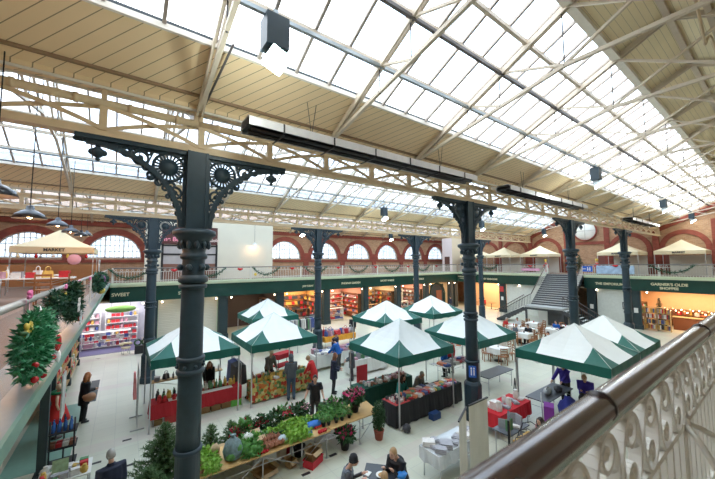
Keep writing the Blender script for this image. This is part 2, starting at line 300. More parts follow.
# ---- roof
def slope_pt(nave,side,d):   # d horizontal distance from gutter, side -1 near slope, +1 far slope
    a,r,c=nave; y=(a+d) if side<0 else (c-d); return (y,GZ+.5*d)
RX0,RX1=X0,X1
cnt=[0]
def roofstrip(nave,side,d0,d1,mat,name,lift=0,x0=RX0,x1=RX1):
    y0,z0=slope_pt(nave,side,d0); y1,z1=slope_pt(nave,side,d1)
    mb=MB(); n=(0,-side*-.0,0)
    mb.quad((x0,y0,z0+lift),(x1,y0,z0+lift),(x1,y1,z1+lift),(x0,y1,z1+lift)); return st(mb.build(name,mat))
bars=MB(); purl=MB(); trimw=MB(); trimd=MB(); bat=MB()
for ni,nv in enumerate(NAVES):
    for side in (-1,1):
        if ni==0 and side==-1: spec=[('b',0,5.76)]
        elif ni==0: spec=[('b',.12,1.41),('g',1.41,4.66),('b2',4.66,5.76)]
        else: spec=[('b',.12,1.41),('g',1.41,5.7)]
        for k_,d0,d1 in spec:
            if k_=='g':
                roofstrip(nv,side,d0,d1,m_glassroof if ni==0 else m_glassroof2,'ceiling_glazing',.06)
                nb=int((RX1-RX0)/.775)
                for i in range(nb+1):
                    x=U0-.775*10.5+.775*i+.3875
                    if x<RX0 or x>RX1: continue
                    (ya,za),(yb,zb)=slope_pt(nv,side,d0),slope_pt(nv,side,d1); bars.bar((x,ya,za+.02),(x,yb,zb+.02),.058,.07)
                ya,za=slope_pt(nv,side,d0)
                trimw.box(RX0,RX1,ya-.03,ya+.03,za-.08,za+.02); trimd.box(RX0,RX1,ya-.02,ya+.02,za+.02,za+.08)
                for d in (2.235,3.19,3.86):
                    y,z=slope_pt(nv,side,d); purl.box(RX0,RX1,y-.04,y+.04,z-.1,z-.0)
                if ni==0:
                    y,z=slope_pt(nv,side,d1); trimw.box(RX0,RX1,y-.16,y+.02,z-.14,z-.02); trimd.box(RX0,RX1,y+.02,y+.06,z-.04,z+.05)
            else: roofstrip(nv,side,d0,d1,m_board if k_=='b' and not(ni==0 and side==-1) else m_board2,'ceiling_boarding')
            if k_=='b' and not(ni==0 and side==-1):
                y,z=slope_pt(nv,side,.39); bat.bar((RX0,y,z-.02),(RX1,y,z-.02),.06,.05)
                y,z=slope_pt(nv,side,.12); trimw.box(RX0,RX1,y-.02,y+.02,z-.1,z+.02)
    y,z=nv[1],GZ+2.88; purl.box(RX0,RX1,y-.06,y+.06,z-.16,z-.02)
    # deep purlins under boarded near slope
    if ni==0:
        for d in (5.1,4.2,3.2,2.2,1.2): y,z=slope_pt(nv,-1,d); purl.box(RX0,RX1,y-.05,y+.05,z-.16,z-.02)
st(bars.build('ceiling_glazing_bars',m_bar)); st(purl.build('ceiling_purlins',M('purlin_taupe',(.55,.47,.37),.5))); st(trimw.build('trim_10',m_gutw)); st(trimd.build('trim_11',m_darkline)); st(bat.build('trim_12',m_trimbrown))
mb=MB()
for y in (YS,)+ROWS+(YN,):
    mb.box(RX0,RX1,y-.16,y+.16,GZ+.0,GZ+.16) 
mb.box(RX0,RX1,29.2,YN,9.36,9.42)
st(mb.build('ceiling_gutters',m_board))
# roof trusses, one thing each
def make_truss(ni):
    a,r,c=NAVES[ni]; t=thing('roof_truss','','roof truss',(0,r,0)); L=5.76-.12; zr=GZ+.5*5.76-.14
    rf=MB(); 
    for s in (-1,1):
        for dx in (-.045,.045): rf.bar((dx,s*L,GZ-.08),(dx,0,zr),.035,.12)
    rf.build('rafter',m_steelw,t)
    ch=MB()
    P=[(-5.55,3.17),(-1.16,4.13),(1.16,4.13),(5.55,3.17)]
    for p,q in zip(P,P[1:]): ch.bar((0,p[0],EYE+p[1]),(0,q[0],EYE+q[1]),.075,.075)
    ch.build('tie_chord',m_steelw,t)
    for s in (-1,1):
        for y,zt,zb in ((3.525,4.2,3.61),(2.6,4.68,3.82),(1.16,5.4,4.13)): MB().tube([(0,s*y,EYE+zb),(0,s*y,EYE+zt)],.014,5).ball((0,s*y,EYE+zb),.045,6,4).build('hanger_rod',m_conduitd,t)
    sr=MB()
    for s in (-1,1):
        sr.bar((0,s*3.525,EYE+4.2),(0,s*2.6,EYE+3.84),.05); sr.bar((0,s*2.6,EYE+4.68),(0,s*1.16,EYE+4.15),.05); sr.bar((0,s*1.16,EYE+5.45),(0,-s*1.16,EYE+4.15),.055)
    sr.build('strut',m_steelw,t)
    return t
rng=random.Random(3)
for ni,pl in enumerate(('nearest glazed nave','middle nave','farthest nave')):
    t0=make_truss(ni); first=True
    for k in range(-2,13):
        x=U0+3.1*k
        lab='slim cream steel roof truss with hanger rods spanning the %s'%pl
        if first: t0.location.x=x; t0['label']=lab; t0['group']='roof trusses of the %s'%pl; first=False
        else: dup(t0,(x,NAVES[ni][1],0),0)
# curved wind braces on the boarded near slope
mb=MB()
for k in range(-1,12):
    x=U0+3.1*k
    for y0 in (0.9,-1.2):
        pts=[(x+3.1*i/10,y0,GZ+2.88-.5*(1.46-y0)-.12-.75*(1-math.sin(PI*i/10))) for i in range(11)]; mb.tube(pts,.03,5)
st(mb.build('ceiling_braces',m_steel))
# lattice girders, one per bay and row
def make_girder():
    t=thing('lattice_girder','','girder',(0,0,0)); B=BAY
    MB().box(-B/2,B/2,-.11,.11,7.93,7.99).box(-B/2,B/2,-.03,.03,7.99,8.09).build('bottom_chord',m_steel,t)
    mb=MB(); mb.tube([(-B/2+.002,0,8.56),(B/2-.002,0,8.56)],.075,12)
    for i in range(12): x=-B/2+B*(i+.5)/12; mb.tube([(x-.03,0,8.56),(x+.03,0,8.56)],.09,12)
    mb.build('top_chord',m_steel,t)
    ps=MB(); br=MB()
    for i in range(6):
        x=-B/2+B/6*(i+.0); q=.065 if i==0 else 0; ps.box(x-.06+q,x+.06+q,-.05,.05,8.05,8.5)
        for (za,zb,dy) in ((8.08,8.5,.035),(8.5,8.08,-.035)):
            pts=[]
            for j in range(9): f=j/8; pts.append((x+B/6*f,dy,za+(zb-za)*f+ .05*math.sin(PI*f)*(1 if zb<za else 1)))
            for p,q in zip(pts,pts[1:]): br.bar(p,q,.02,.075)
    br.v,br.f,br.s,br.m=br.v,br.f,br.s,br.m; br.add(ps.v,ps.f); gb=br
    for i in range(7): x=max(-B/2+.045,min(B/2-.045,-B/2+B/6*i)); gb.box(x-.04,x+.04,-.05,.05,8.6,GZ-.01)
    gb.build('lattice',m_steel,t)
    return t
g0=make_girder(); first=True
for y,pl in zip(ROWS,('nearer row of columns','farther row of columns')):
    for k in range(-1,5):
        x=U0+BAY*(k+.5)
        if x-BAY/2>X1: continue
        lab='cream lattice girder with a tubular top chord carried by the %s'%pl; gp='lattice girders over the %s'%pl
        if x+BAY/2>X1: pass
        if first: g0.location=(x,y,0); g0['label']=lab; g0['group']=gp; first=False
        elif x+BAY/2<=X1+.3 : dup(g0,(x,y,0),0,lab,gp)
        else: 
            d=dup(g0,((U0+BAY*k+X1)/2,y,0),0,lab,gp); d.scale.x=(X1-U0-BAY*k)/BAY
# iron columns
def make_column():
    t=thing('iron_column','','column')
    MB().lathe([(.34,0),(.34,.25),(.31,.3),(.31,1.25),(.27,1.32),(.22,1.38)],n=8,sm=False).build('base',m_iron,t)
    MB().lathe([(.225,1.3),(.215,3.5),(.205,6.0),(.205,6.05)],n=20).build('shaft',m_iron,t)
    for z in (2.05,3.54,3.78,5.2): rg=MB(); rg.lathe([(.2,z-.05),(.25,z-.04),(.26,z),(.25,z+.04),(.2,z+.05)],n=20).build('collar',m_iron,t)
    rg=MB()
    for a in range(8): p=(.25*math.cos(a*PI/4+.2),.25*math.sin(a*PI/4+.2),3.66); rg.ball(p,.035,6,4)
    rg.build('collar_bolts',m_iron,t)
    c=MB(); ZS=-.37; c.lathe([(.2,5.25),(.27,5.29),(.27,5.39),(.2,5.43),(.2,5.73),(.25,5.76),(.25,5.83),(.21,5.87),(.23,5.98),(.3,6.13),(.34,6.19),(.4,6.23),(.4,6.31),(.3,6.35)],n=20)
    for a in range(12):
        A=a*PI/6; c.ball((.27*math.cos(A),.27*math.sin(A),6.03),(.05,.05,.09),6,4)
    for a in range(6): A=a*PI/3; c.ball((.24*math.cos(A),.24*math.sin(A),5.58),.07,6,4)
    c.build('capital',m_iron,t)
    c=MB(); c.box(-.17,.17,-.15,.15,6.33,7.93); 
    for s in (-.17,.17): c.box(s-.025,s+.025,-.17,.17,6.33,7.93)
    c.build('upper_post',m_iron,t)
    for s in (-1,1):
        b=MB(); TH=.05
        # solid arched rib from the capital out to the girder
        n=16; arc=[]
        for i in range(n+1):
            f=i/n*PI/2; arc.append((.27+1.5*(1-math.cos(f)),6.38+1.44*math.sin(f)))
        out=[(x,z) for x,z in arc]
        for (p,q) in zip(out,out[1:]): 
            b.bar((s*p[0],0,p[1]),(s*q[0],0,q[1]),.12,.07,up=(0,1,0)) if 0 else b.bar((s*p[0],0,p[1]),(s*q[0],0,q[1]),.1,.09)
        b.box(min(s*.15,s*1.92),max(s*.15,s*1.92),-.09,.09,7.85,7.93); b.box(min(s*.15,s*1.8),max(s*.15,s*1.8),-.03,.03,7.8,7.86)
        b.box(min(s*.18,s*.25),max(s*.18,s*.25),-.04,.04,6.38,7.9)
        for i in range(4): b.ball((s*(1.78+.04*i),0,7.84),(.05,.07,.05),6,4)
        br=b.build('bracket',m_iron,t)
        f=MB()
        def ring(cx,cz,r,w): f.tube([(s*(cx+r*math.cos(2*PI*i/20)),0,cz+r*math.sin(2*PI*i/20)) for i in range(21)],w,5)
        def disc(cx,cz,r): f.lathe([(.001,-.03),(r,-.03),(r,.03),(.001,.03)],c=(s*cx,0,cz),n=14,M4=Matrix.Rotation(PI/2,4,'X'))
        ring(.50,7.555,.27,.03); disc(.50,7.555,.165)
        for i in range(22):
            A=2*PI*i/22; f.bar((s*(.50+.11*math.cos(A)),0,7.555+.11*math.sin(A)),(s*(.50+.265*math.cos(A)),0,7.555+.265*math.sin(A)),.03,.036)
        for (cx,cz,r) in ((.38,7.06,.11),(.97,7.66,.125),(1.19,7.73,.075),(1.33,7.77,.05),(.33,6.83,.07),(.31,6.66,.05),(.8,7.36,.055),(.66,7.24,.06),(.45,7.2,.06),(.88,7.5,.05),(.84,7.79,.04),(.30,7.80,.05),(.55,7.14,.045),(1.44,7.79,.035),(.5,6.98,.03),(.41,6.93,.03),(1.08,7.78,.03)): ring(cx,cz,r,.026)
        for (cx,cz,r) in ((.38,7.06,.045),(.97,7.66,.05),(.33,6.83,.025)): disc(cx,cz,r)
        for (a,b_) in (((.27,6.95),(.47,7.2)),((.74,7.3),(.9,7.52)),((.85,7.58),(.76,7.84)),((1.08,7.68),(1.2,7.84)),((.3,7.25),(.27,7.45)),((.66,7.2),(.84,7.55)),((.27,6.75),(.4,6.9)),((.27,6.55),(.34,6.7))): f.bar((s*a[0],0,a[1]),(s*b_[0],0,b_[1]),.03,.03)
        f.build('filigree',m_iron,br)
        p=MB(); p.tube([(s*1.6,0,7.86),(s*1.6,0,7.7)],.04,8); p.ball((s*1.6,0,7.64),(.1,.1,.1),10,6); p.ball((s*1.52,0,7.64),.06,8,5); p.ball((s*1.68,0,7.64),.06,8,5); p.ball((s*1.6,0,7.52),.04,6,4)
        p.build('pendant',m_iron,br)
        k=MB(); k.ball((s*.80,0,7.30),(.07,.06,.05),6,4)
        k.build('knob',m_iron,br)
    return t
c0=make_column(); first=True
NM={(0,0):'tall slate blue iron column nearest the camera, rising behind the cut fir trees',(0,1):'slate blue iron column behind the two roller banners, with a blue sign',(0,2):'slate blue iron column beside the foot of the staircase',(0,3):'slate blue iron column in front of the white shutter right of the staircase',
(1,0):'slate blue iron column beside the sweet shop front',(1,1):'slate blue iron column in front of the orange-lit bag shop',(1,2):'slate blue iron column in front of the far shelf-lined shop',(1,3):'slate blue iron column in front of the orange tearoom by the corner'}
cols={}
for r,y in enumerate(ROWS):
    for k in range(4):
        x=U0+BAY*k
        if first: c0.location=(x,y,0); c0['label']=NM[(r,k)]; cols[(r,k)]=c0; first=False
        else: cols[(r,k)]=dup(c0,(x,y,0),0,NM[(r,k)])
# ---------------- world, camera
w=bpy.data.worlds.new('overcast'); sc.world=w; w.use_nodes=True; nt=w.node_tree; N=nt.nodes; L=nt.links
bg=N['Background']; tc=N.new('ShaderNodeTexCoord'); nz=N.new('ShaderNodeTexNoise'); nz.inputs['Scale'].default_value=3; nz.inputs['Detail'].default_value=5; L.new(tc.outputs['Generated'],nz.inputs[0])
cr=N.new('ShaderNodeValToRGB'); cr.color_ramp.elements[0].position=.38; cr.color_ramp.elements[0].color=(.62,.80,1,1); cr.color_ramp.elements[1].position=.58; cr.color_ramp.elements[1].color=(1,1,1,1); L.new(nz.outputs['Fac'],cr.inputs[0]); L.new(cr.outputs[0],bg.inputs[0])
bg.inputs[1].default_value=3.2
cd=bpy.data.cameras.new('camera'); cam=bpy.data.objects.new('camera',cd); col.objects.link(cam); sc.camera=cam
cd.sensor_width=36; cd.lens=FPX/715*36; cd.clip_start=.05; cd.clip_end=500
cam.location=(0,0,EYE)
fwd=Vector((math.cos(YAW)*math.cos(PIT),math.sin(YAW)*math.cos(PIT),math.sin(PIT)))
cd.dof.use_dof=True; cd.dof.focus_distance=11; cd.dof.aperture_fstop=3.2
right=Vector((math.sin(YAW),-math.cos(YAW),0)); up=right.cross(fwd)
right2=right*math.cos(ROL)-up*math.sin(ROL); 
right2=right*math.cos(ROL)-up*math.sin(ROL); up2=right*math.sin(ROL)+up*math.cos(ROL)
# image x = X cos - Y sin  => axes:
ex=right*math.cos(ROL)-up*math.sin(ROL); ey=right*math.sin(ROL)+up*math.cos(ROL)
cam.matrix_world=Matrix(((ex.x,ey.x,-fwd.x,0),(ex.y,ey.y,-fwd.y,0),(ex.z,ey.z,-fwd.z,EYE),(0,0,0,1)))
sc.view_settings.view_transform='Standard'; sc.view_settings.look='None'; sc.view_settings.exposure=.8; sc.view_settings.gamma=1
# ================================================================= GALLERIES AND SHOP FRONTS
def rail_section(L,label,group,loc,rz,zr=5.4,mat=None,glass=False):
    t=thing('gallery_railing',label,'railing',loc,rz,group)
    mb=MB(); mb.tube([(0,0,zr-G-.03),(L,0,zr-G-.03)],.04,8); mb.build('handrail',m_rail,t)
    MB().box(0,L,-.03,.03,.07,.11).build('bottom_rail',m_balw,t)
    b=MB(); n=int(L/.15)
    for i in range(n): x=(i+.5)*L/n; b.bar((x,0,.0),(x,0,zr-G-.25),.024)
    b.box(0,L,-.02,.02,zr-G-.27,zr-G-.24)
    for i in range(n//2): 
        x=(i*2+1)*L/n; b.tube([(x+.065*math.cos(a*PI/4),0,zr-G-.155+.065*math.sin(a*PI/4)) for a in range(9)],.012,4,sm=False)
    b.build('baluster_grille',m_balw if not mat else mat,t)
    for x in (0.0,): MB().box(x-.04,x+.04,-.04,.04,0,zr-G).build('post',m_balw,t)
    return t
SEC=AS; r0=None
x=GW; n=8; L=(GE-GW-.2)/n
base=rail_section(L,'white iron gallery railing with grey handrail along the far long gallery','far gallery railing sections',(GW+.1,GF+.14,G),0)
for i in range(1,n): dup(base,(GW+.1+i*L,GF+.14,G),0)
L2=(GF-STY1)/2; rb=rail_section(L2,'white iron railing on the end gallery left of the staircase','end gallery railing left of stairs',(GE+.14,STY1,G),PI/2)
dup(rb,(GE+.14,STY1+L2,G),PI/2)
L3=(STY0-GS-1.2)/2; rc=rail_section(L3,'white iron railing on the end gallery right of the staircase','end gallery railing right of stairs',(GE+.14,GS+1.2,G),PI/2)
dup(rc,(GE+.14,GS+1.2+L3,G),PI/2)
# west gallery railing: grey handrail, clear panels, slim posts
t=thing('gallery_railing','long grey handrail with clear panels on the near left gallery, hung with garlands','railing',(-.78,.6,G))
mb=MB(); mb.tube([(0,0,.83),(0,24.6,.83)],.035,8); mb.build('handrail',M('grey_steel_rail',(.42,.40,.38),.35,.3),t)
for i in range(13):
    MB().box(-.02,.02,i*2.04-.02,i*2.04+.02,0,.83).build('post',m_balw,t)
for i in range(12):
    MB().box(-.006,.006,i*2.04+.06,i*2.04+1.98,.08,.76).build('clear_panel',m_paneclear,t)
# ---- the foreground railing
t=thing('ornate_railing','polished dark handrail over white cast scrollwork, running close past the camera','railing',(0,.335,G),0)
HZ=5.262-G
mb=MB(); sec=[(0,.03),(.022,.028),(.036,.012),(.038,-.008),(.03,-.022),(.03,-.034),(-.03,-.034),(-.03,-.022),(-.038,-.008),(-.036,.012),(-.022,.028)]
n=len(sec); vs=[];fs=[]
XS=[-1.5,0,1.05,1.06,2.6,2.61,5,9,14,19,24,29,34.5]
for x in XS: vs+=[(x,a,HZ+b) for a,b in sec]
for i in range(len(XS)-1):
    for j in range(n): fs.append((i*n+j,(i+1)*n+j,(i+1)*n+(j+1)%n,i*n+(j+1)%n))
mb.add(vs,fs,True); mb.build('handrail',m_mahog,t)
for x in (1.05,2.6): 
    j=MB(); j.tube([(x-.006,.0,HZ)]+[(x+.006,0,HZ)],.0395,20); j.build('joint_ring',M('joint_dark',(.02,.012,.01),.3),t)
MB().box(-1.5,34.5,-.012,.012,.485,.505).build('scroll_rail',m_balw,t); MB().box(-1.5,34.5,-.012,.012,.745,.762).build('top_rail',m_balw,t)
MB().box(-1.5,34.5,-.015,.015,.06,.09).build('bottom_rail',m_balw,t)
def spiral(cx,cz,r0,r1,a0,turns,n=22): return [(cx+(r0+(r1-r0)*i/n)*math.cos(a0+turns*2*PI*i/n),0,cz+(r0+(r1-r0)*i/n)*math.sin(a0+turns*2*PI*i/n)) for i in range(n+1)]
sp=0
def scrollmesh():
    s=MB()
    def strip(pts,w,h):
        for p,q in zip(pts,pts[1:]): s.bar(p,q,w,h,up=(0,1,0))
    strip(spiral(0,.69,.012,.062,0,1.35),.012,.03); strip(spiral(0,.56,.012,.062,PI,1.35),.012,.03)
    ell=[(.085*math.cos(2*PI*i/24),0,.625+.118*math.sin(2*PI*i/24)) for i in range(25)]; strip(ell,.012,.034)
    s.ball((0,0,.69),.018,8,5); s.ball((0,0,.56),.018,8,5); s.ball((.088,0,.625),.016,6,4)
    return s
s0=scrollmesh().build('scroll',m_balw,t); s0.location.x=-.6
for i in range(1,44): c=s0.copy(); col.objects.link(c); c.location.x=-.6+i*.205
fr=MB()
for i in range(44,170):
    x=-.6+i*.205; fr.tube([(x+.09*math.cos(a*PI/4),0,.625+.11*math.sin(a*PI/4)) for a in range(9)],.014,4,sm=False)
fr.build('distant_scroll_grille',m_balw,t)
def bar_(x,nm='baluster'): 
    o=MB().box(-.009,.009,-.009,.009,.09,.485).build(nm,m_balw,t); o.location.x=x; return o
b0=bar_(-.5)
for i in range(1,90): c=b0.copy(); col.objects.link(c); c.location.x=-.5+i*.1025
fb=MB()
for i in range(90,330): x=-.5+i*.1025; fb.box(x-.009,x+.009,-.009,.009,.09,.485)
fb.build('baluster_grille',m_balw,t)
for x in (2.0,4.6,7.2,9.8,12.4,15):
    p=MB(); p.tube([(x,0,0),(x,0,.76)],.014,8); p.ball((x,0,.5),.028,8,6); p.ball((x,0,.74),.028,8,6)
    p.build('stanchion',m_balw,t)
    p=MB(); p.tube([(x,-.0,.5),(x+.06,-.05,.47),(x+.16,-.12,.40),(x+.24,-.19,.28),(x+.27,-.24,.12),(x+.28,-.25,0)],.012,6); p.tube([(x,0,.5),(x-.06,-.05,.47),(x-.16,-.12,.40),(x-.24,-.19,.28),(x-.27,-.24,.12),(x-.28,-.25,0)],.012,6)
    p.build('brace_arm',m_balw,t)
# ---- garlands: green tinsel swags with baubles on the far rail
m_fol=M('dark_green_tinsel',(.01,.075,.035),.6,var=.6,scale=30); m_fol2=M('pine_needles',(.04,.10,.035),.7,var=.6,scale=25); m_fol3=M('bright_tinsel',(.03,.22,.09),.45,var=.6,scale=30)
m_redb=M('red_bauble',(.5,.015,.02),.25); m_goldb=M('gold_ribbon',(.75,.55,.08),.35); m_pinkb=M('pink_bow',(.85,.18,.42),.5); m_whiteb=M('white_ribbon',(.85,.85,.85),.5); m_purb=M('purple_foil',(.30,.03,.28),.3)
def swag(w,drop,label,loc,rz,group=None,r=.13,mat=None,n=260):
    t=thing('garland_swag',label,'garland',loc,rz,group); f=MB(); rr=random.Random(5)
    for i in range(n):
        u=rr.random()*2-1; z=-drop*(1-u*u); k=.55+.6*(1-abs(u))
        f.leaves((u*w/2,0,z),(r*k,r*k,r*k),1,.13,rr,shell=.2,thin=.35)
    f.tube([(u/8*w/2,0,-drop*(1-(u/8)**2)) for u in range(-8,9)],.035,5)
    f.build('foliage',mat or m_fol,t)
    return t
sw=swag(2.3,.62,'dark green tinsel swag hung along the far gallery railing',(0.4,GF-.02,5.36),0,'tinsel swags on the far railing')
for x in (5.2,9.5,14.1,18.9,23.4,28.2): dup(sw,(x,GF-.02,5.36),0)
swag(2.6,.62,'dark green swag with red berries on the end railing right of the stairs',(GE-.03,5.75,5.36),PI/2)
swag(2.3,.5,'dark green swag on the end railing left of the stairs',(GE-.03,21.3,5.36),PI/2)
bw=MB(); bw.ball((0,0,0),(.13,.06,.1),8,5); bw.ball((-.11,0,.03),(.1,.04,.08),6,4); bw.ball((.11,0,.03),(.1,.04,.08),6,4)
bw=tag(bw.build('red_bow',m_redb),'red bow tied to the far gallery railing between swags','bow','red bows on the far railing'); bw.location=(7.4,GF-.02,5.2)
for x in (2.9,11.8,16.5,21.1,25.8,30.6): dup(bw,(x,GF-.02,5.2))
b2=dup(bw,(GE-.03,16.6,5.2),PI/2,'red bow on the end railing left of the stairs',''); del b2['group']
b2=dup(bw,(GE-.06,9.3,5.25),PI/2,'red bow fixed over the blue and white banner on the end railing',''); del b2['group']
gb=MB().ball((0,0,0),.12,8,6)
gb=tag(gb.build('gold_bauble',m_goldb),'gold bauble hanging below the nearest far-railing swag','bauble','gold baubles on the far railing'); gb.location=(8.6,GF-.05,4.78)
dup(gb,(14.3,GF-.05,4.75))
# ---- signs on the end railing
t=thing('direction_sign','blue toilets sign with white arrow and figures on railing right of stairs','sign',(GE+.04,11.45,4.98))
MB().box(-.02,.02,-.42,.42,-.26,.26).build('panel',M('sign_blue',(.02,.12,.55),.4),t)
s=MB()
for y in (-.22,-.05): s.box(-.03,-.02,y-.05,y+.05,-.16,.06); s.ball((-.025,y,.12),(.01,.045,.045),8,5)
s.box(-.03,-.02,.1,.34,-.03,.03); s.add([(-.03,.34,-.1),(-.03,.34,.1),(-.03,.4,0)],[(0,1,2)]); s.build('symbols',m_white,t)
t=tag(MB().box(-.015,.015,-1.35,1.35,-.36,.36).build('banner',M('blue_white_banner',(.38,.50,.86),.6,var=.6,scale=3)),'wide pale blue and white banner tied to the end railing','banner'); t.location=(GE+.05,9.4,4.92)
t=tag(MB().box(-.015,.015,-.95,.95,-.12,.12).build('banner',M('pink_banner',(.7,.35,.5),.6,var=.3)),'narrow pink and white banner on the railing left of the stairs','banner'); t.location=(GE+.05,16.6,4.85)
# ---- cream gallery marquees
m_canv=M('cream_canvas',(.80,.68,.45),.8,var=.06,scale=2); m_alu=M('brushed_aluminium',(.55,.55,.55),.35,.7); m_print=M('dark_print',(.03,.03,.035),.6)
def canopy(mb,w,ze,za,sag=.12,n=8,colf=None):
    """four sided peaked roof with a slight sag, optional per-face material function"""
    h=w/2; N=n
    for q in range(4):
        A=q*PI/2; ca,sa=math.cos(A),math.sin(A)
        def P(s,t): # s -1..1 along eave, t 0 eave..1 apex
            x=s*h*(1-t); y=-h*(1-t); z=ze+(za-ze)*t-sag*math.sin(PI*t)*(1-.35*abs(s)); return (x*ca-y*sa,x*sa+y*ca,z)
        for j in range(N):
            for i in range(N):
                s0,s1=-1+2*i/N,-1+2*(i+1)/N; t0,t1=j/N,(j+1)/N
                mb.c=colf(abs((s0+s1)/2),(t0+t1)/2) if colf else 0
                mb.add([P(s0,t0),P(s1,t0),P(s1,t1),P(s0,t1)],[(0,1,2,3)])
    return mb
def cream_tent(label,x,y,word,rot):
    t=thing('cream_marquee',label,'tent',(x,y,G))
    canopy(MB(),3,2.05,3.0).build('canopy',m_canv,t)
    v=MB()
    for q in range(4):
        A=q*PI/2; ca,sa=math.cos(A),math.sin(A); P=lambda a,b,z:(a*ca-b*sa,a*sa+b*ca,z)
        v.quad(P(-1.5,-1.5,1.76),P(1.5,-1.5,1.76),P(1.5,-1.5,2.05),P(-1.5,-1.5,2.05))
    v.build('valance',m_canv,t)
    for a in (-1.46,1.46):
        for b in (-1.46,1.46): MB().box(a-.022,a+.022,b-.022,b+.022,0,2.02).build('leg',m_alu,t)
    for r,dx,dy in rot: text(word,'lettering',m_print,t,(dx,dy,1.9),(PI/2,0,r),.2,bold=.006)
    return t
cream_tent('cream marquee on the near left gallery under the black pendant lamps',-2.7,22.5,'MARKET',[(0,0,-1.512)])
cream_tent('cream marquee corner cut off by the left edge of the picture',-2.62,2.6,'',[])
for y,l in ((20.9,'cream marquee on the end gallery, furthest left of the row'),(16.75,'cream marquee on the end gallery just left of the staircase'),(9.5,'cream marquee on the end gallery above the blue and white banner'),(5.5,'cream marquee on the end gallery above the GARNER\'S OLDE sign'),(24.4,'cream marquee in the far corner beside the white partition')):
    cream_tent(l,GE+2.75 if y<24 else GE+2.3,y,'MARKET',[(-PI/2,-1.512,0)])
# white stall back sheets under the east marquees
m_sheet=M('white_sheet',(.76,.72,.64),.85,var=.04)
bs=tag(MB().box(-.02,.02,-1.25,1.25,0,1.7).build('back_sheet',m_sheet),'pale sheet hung behind a cream marquee on the end gallery','sheet','pale back sheets on the end gallery'); bs.location=(GE+4.3,20.9,G)
for y in (16.75,9.3,5.3): dup(bs,(GE+4.3,y,G))
# doors in end wall
for i,y in enumerate((22.9,18.6,11.6,7.2)):
    MB().box(X1-.08,X1-.01,y-.5,y+.5,G,G+2.2).build('door_%d'%(i+3),M('red_brown_door',(.18,.05,.035),.5))['kind']='structure'
# corner white office
st(MB().box(GE,X1,26.5,28.1,G,8.85).build('wall_corner_office',[m_pink]))
st(MB().box(GE+.01,X1,26.47,26.5,G,8.85).build('wall_corner_office_side',m_tanw))
st(MB().box(GE-.03,GE,26.9,27.7,G,G+1.95).build('door_1',M('dark_brown_door',(.12,.05,.035),.5)))
# white kiosk box with maroon shop sign on the far gallery
st(MB().box(1.2,10.5,26.9,27.05,G,8.9).build('wall_kiosk',m_cream)); st(MB().box(10.35,10.5,27.05,YN,G,8.9).build('wall_kiosk_side',m_cream))
t=thing('kiosk_window','maroon framed shop window with pink lettering on the cream gallery partition','shop window',(4.1,26.88,G))
mar=M('maroon_board',(.10,.03,.028),.5); MB().box(-1.9,1.85,-.04,0,2.65,4.0).build('sign_board',mar,t)
text('The Body Art','lettering',M('pink_paint',(.85,.30,.38),.5),t,(-.85,-.06,3.0),(PI/2,0,0),.42,bold=.012); text('Studio Gold','lettering',M('cream_paint',(.75,.6,.55),.5),t,(1.12,-.06,3.0),(PI/2,0,0),.34,bold=.01)
f=MB()
for x in (-1.85,-.05,1.8): f.box(x-.07,x+.07,-.05,.0,0,2.65)
for z in (.03,1.9,2.55): f.box(-1.85,1.85,-.05,0,z-.06,z+.06)
f.build('frame',m_darkmetal,t); 
MB().box(-1.8,1.8,-.02,0,.06,1.2).build('lower_panel',M('brown_panel',(.22,.10,.07),.5),t); MB().box(-1.8,1.8,-.02,0,1.2,2.5).build('pane',M('reflecting_glass',(.45,.42,.42),.08,var=.3,scale=1.5),t)
# pendant lamp making a warm glow on the partition
def pendant(label,loc,drop,r,mat,group=None):
    t=thing('pendant_lamp',label,'pendant lamp',loc,0,group)
    MB().tube([(0,0,.1),(0,0,drop)],.01,5).build('cord',m_darkmetal,t)
    MB().lathe([(.03,.14),(.06,.12),(.07,.05),(r*.5,.02),(r*.85,-.05),(r,-.14),(r*.97,-.14),(r*.8,-.06),(.05,0)],n=20).build('shade',mat,t)
    MB().ball((0,0,-.08),.055,8,6).build('bulb',m_lampglow,t)
    return t
pendant('small white pendant lamp glowing against the cream gallery partition',(8.75,26.4,7.25),1.65,.22,m_white); lamp('POINT',(8.75,26.4,7.08),14,(1,.6,.35),.06)
m_shade=M('black_enamel_shade',(.03,.035,.05),.3,coat=.4)
PL=[((-1.6,9.31,6.74),.27),((-1.6,12.79,6.9),.27),((-1.6,15.7,6.96),.27),((-1.6,19.2,7.08),.27),((-1.6,22.0,7.3),.25),((-1.6,7.0,6.82),.27)]
LL=['large black dome pendant lamp, nearest one fully in view over the left gallery','black dome pendant lamp, second in the row over the left gallery','black dome pendant lamp, third in the row, above the cream marquee peak','black dome pendant lamp, fourth in the row over the left gallery','black dome pendant lamp, farthest in the row over the left gallery','black dome pendant lamp cut by the left edge of the picture']
for (p,r),l in zip(PL,LL):
    pendant(l,p,2.6,r,m_shade); lamp('POINT',(p[0],p[1],p[2]-.16),25,(1,.45,.15),.04)
# small white lamps hung before the arched windows
wl=pendant('small white pendant lamp hanging in front of the arched windows',(15.4,28.5,7.35),1.9,.2,m_white,'white pendant lamps by the arched windows')
for k in range(1,5): dup(wl,(15.4+AS*k,28.5,7.35))
